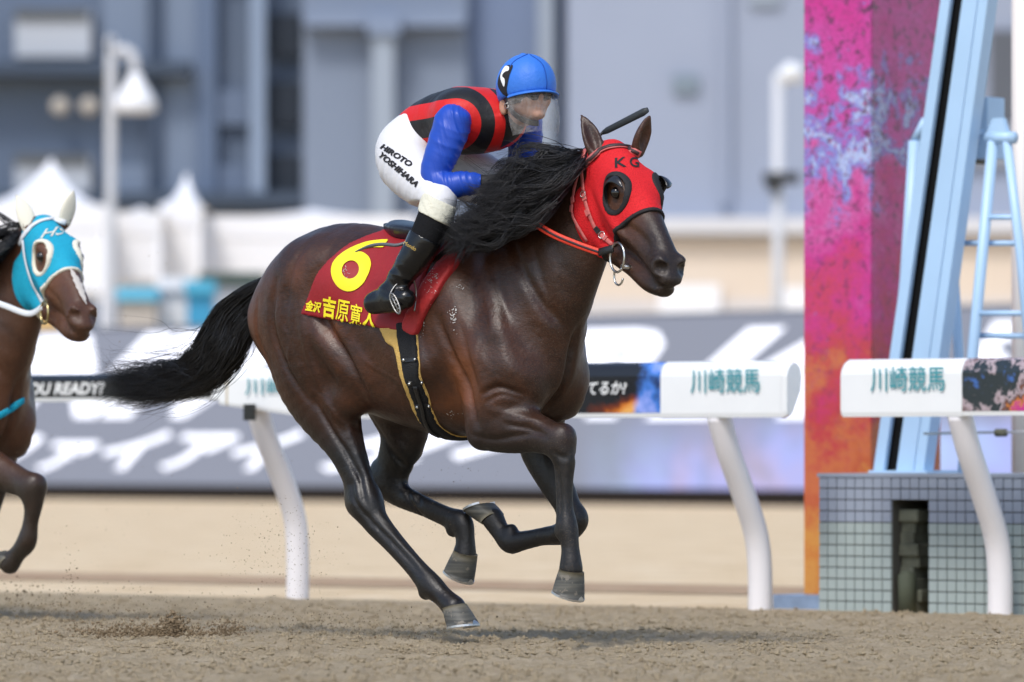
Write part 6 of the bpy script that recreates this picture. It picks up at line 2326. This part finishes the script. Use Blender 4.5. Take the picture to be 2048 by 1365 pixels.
# ------------------------------------------------------------------ the following horse (only its front is in the picture)
SC2, YAW2 = .87, 46.0
HEAD2 = head_data(HF, (1219, 324), 62.0, pitch=6.0)
def pm(rows):                                  # picture points of the first head carried over to this one
    return [tuple(HF.pix(HEAD2['Q'](x, y, 0.0))) for x, y in rows]
_pl = HEAD['Q'](1237, 285, 0)                   # poll in the horse's own frame
_tp = HF.W(_pl)
_D = _tp[1] / SC2
_w = at(96, 436, _D)
_c, _s = math.cos(math.radians(YAW2)), math.sin(math.radians(YAW2))
_o = _w - np.array([_c, -_s, 0]) * _pl[0] - np.array([_s, _c, 0]) * _pl[1]
DZ2 = float(_pl[2] - _w[2])
HF2 = Frame(0, 0, YAW2, base=[_o[0], _o[1], 0])
LEGS2 = {'chains': LEGS['chains'][:4] + [
    LN([(1000, 735, -.17, .085, .13, .14), (1014, 810, -.165, .082, .12, .13), (1082, 850, -.15, .070, .088, .10), (1152, 880, yR, .054, .066, .074), (1209, 906, yR, .048, .056, .056)]),
    LN([(1209, 902, yR, .048, .054, .054), (1213, 940, yR, .040, .044, .044), (1206, 985, yR, .031, .034, .040), (1195, 1030, yR, .042, .044, .048), (1170, 1057, yR, .036, .038, .038), (1148, 1080, yR, .045, .048, .048)]),
    LN([(1085, 800, .16, .08, .11, .12), (1065, 880, .15, .070, .10, .10), (1050, 960, yL, .056, .066, .07), (1040, 1010, yL, .046, .05, .05)]),
    LN([(1040, 1010, yL, .044, .046, .046), (1020, 1060, yL, .03, .034, .036), (995, 1110, yL, .030, .034, .036), (985, 1140, yL, .040, .044, .044), (990, 1165, yL, .036, .038, .038), (1000, 1185, yL, .045, .046, .046)]),
], 'bumps': LEGS['bumps'][:6][:2] + LEGS['bumps'][8:11] + [(HF.P(1221, 897, yR), (.035, .04, .04), .03)]}
horse2 = empty('racehorse', HF2.o, HF2.rz)
horse2.location.z = -DZ2
tag(horse2, 'brown racehorse in a turquoise hood following along the rail', 'horse', 'racing horses')
f2 = horse_field(.0115, HL, HHI, LEGS2, HEAD2, NECK)
v2, q2 = f2.mesh(2); v2 = sculpt(v2, q2)
M_COAT2 = coat_material('brown coat', (.066, .025, .013), (.17, .060, .022), (.022, .016, .012))
b2 = mesh_obj('body', v2, q2, M_COAT2, horse2)
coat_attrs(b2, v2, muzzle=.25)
H2 = [HOOF[0], HOOF[1], ((1162, 1060), (1134, 1092), (1138, 1050), (1104, 1084), yR), ((985, 1180), (1018, 1190), (985, 1212), (1030, 1216), yL)]
add_hooves(H2, HF, horse2)
M_TURQ = mesh_fabric('turquoise hood', (.012, .34, .50))
M_CREAM = mat('cream binding', (.72, .68, .56), .7, .2)
hood2, hb2 = build_hood(HF, HEAD2, NECK, .008, HEAD2['Q'](1180, 500, 0) - np.array([.10, .22, .12]), HEAD2['Q'](1300, 290, 0) + np.array([.22, .24, .06]),
                        {'hood': M_TURQ, 'trim': M_CREAM, 'eyetrim': M_CREAM}, horse2)
hood2['label'] = 'turquoise hood with cream binding'
for sg in (-1, 1):
    eyeball(HEAD2, sg, M_EYE, horse2)
# cream ear covers
for e in HEAD2['ears']:
    f = Field(np.array([r[:3] for r in e['out']]).min(0) - .06, np.array([r[:3] for r in e['out']]).max(0) + .06, .006)
    f.chain([(*r[:3], r[3] + .001, r[4] * .8, r[5] * .75) for r in e['out']], side=e['side'], sub=4, k=.01)
    V, F = f.mesh(2)
    mesh_obj('ear_cover', V, F, M_CREAM, hood2)
tv, tf = text_mesh('HS', .05, bold=.0, seg=.008, shear=.3)
pix_decal('monogram', HF, tv, tf, lambda x, y: pm([(1232 + x * 620, 336 - y * 400)])[0], hb2, M_CREAM, hood2, .004)
# blaze on the nose
V, F = [], []
nb = []
BV2 = bvh_of(v2, q2)
for px, py in spline(pm([(1312, 424), (1326, 452), (1339, 482), (1350, 510)]), 5):
    row = []
    tt_ = len(nb) / 15.0
    ww_ = 1.1 * math.sin(math.pi * min(1, .18 + tt_ * .72)) * (1 + .15 * math.sin(len(nb) * 2.3))
    for k in (-8, -4, 0, 4, 8):
        h_ = hit(HF, px + k * ww_ - 5, py + k * .5, BV2, .004)
        row.append(h_[0] if h_ else None)
    if all(r is not None for r in row) and max((row[k] - row[k - 1]).length for k in range(1, 5)) < .045 and (not nb or (row[2] - nb[-1][2]).length < .06): nb.append(row)
V = [p for r in nb for p in r]
F = [(i * 5 + k, i * 5 + k + 1, (i + 1) * 5 + k + 1, (i + 1) * 5 + k) for i in range(len(nb) - 1) for k in range(4)]
if F: mesh_obj('blaze', V, F, mat('white hair', (.55, .50, .45), .8), horse2)
M_WLEATHER = mat('white bridle leather', (.70, .72, .74), .5, .3)
hv2 = np.concatenate([v2, np.array([v.co for v in hood2.data.vertices])])
hq2 = np.concatenate([q2, np.array([list(p.vertices) for p in hood2.data.polygons]) + len(v2)])
HB2 = bvh_of(hv2, hq2)
br2 = empty('bridle', (0, 0, 0), 0, horse2)
surf_strap('browband', HF, pm([(1168, 336), (1190, 310), (1221, 295), (1255, 296), (1279, 309)]), HB2, .022, M_WLEATHER, br2, .006)
surf_strap('cheek_strap', HF, pm([(1180, 330), (1186, 372), (1196, 410), (1210, 450), (1230, 488)]), HB2, .020, M_WLEATHER, br2, .007)
rc2 = HEAD2['Q'](1272, 516, -.078)
mb = MB(); mb.tube(ring(rc2, HEAD2['a'], HEAD2['n'], .046, .0045, 28), .0055, 8)
mb.build('bit_ring', mat('brass ring', (.55, .45, .22), .3, .5, 1.0), br2, True)
pts = spline([P(985, 440, -.16), P(1050, 462, -.19), P(1130, 484, -.165), P(1198, 505, -.13), rc2 - HEAD2['a'] * .04], 6)
V, F = strap(pts, [Vector((.25, -1, .12))] * len(pts), .026, .007)
mesh_obj('rein', V, F, M_WLEATHER, horse2, True)
# breast strap
V, F = [], []
tp, tn = [], []
for px, py in spline([(1040, 760), (1080, 752), (1120, 735), (1160, 705)], 6):
    k = hit(HF, px, py, BV2, .006)
    if k: tp.append(k[0]); tn.append(k[1])
V, F = strap(tp, tn, .03, .006)
mesh_obj('breast_strap', V, F, M_TURQ, horse2, True)
make_mane(HF, horse2, 40, 26, np.random.default_rng(9), m=M_HAIR)
make_tail(HF, horse2, np.random.default_rng(10))
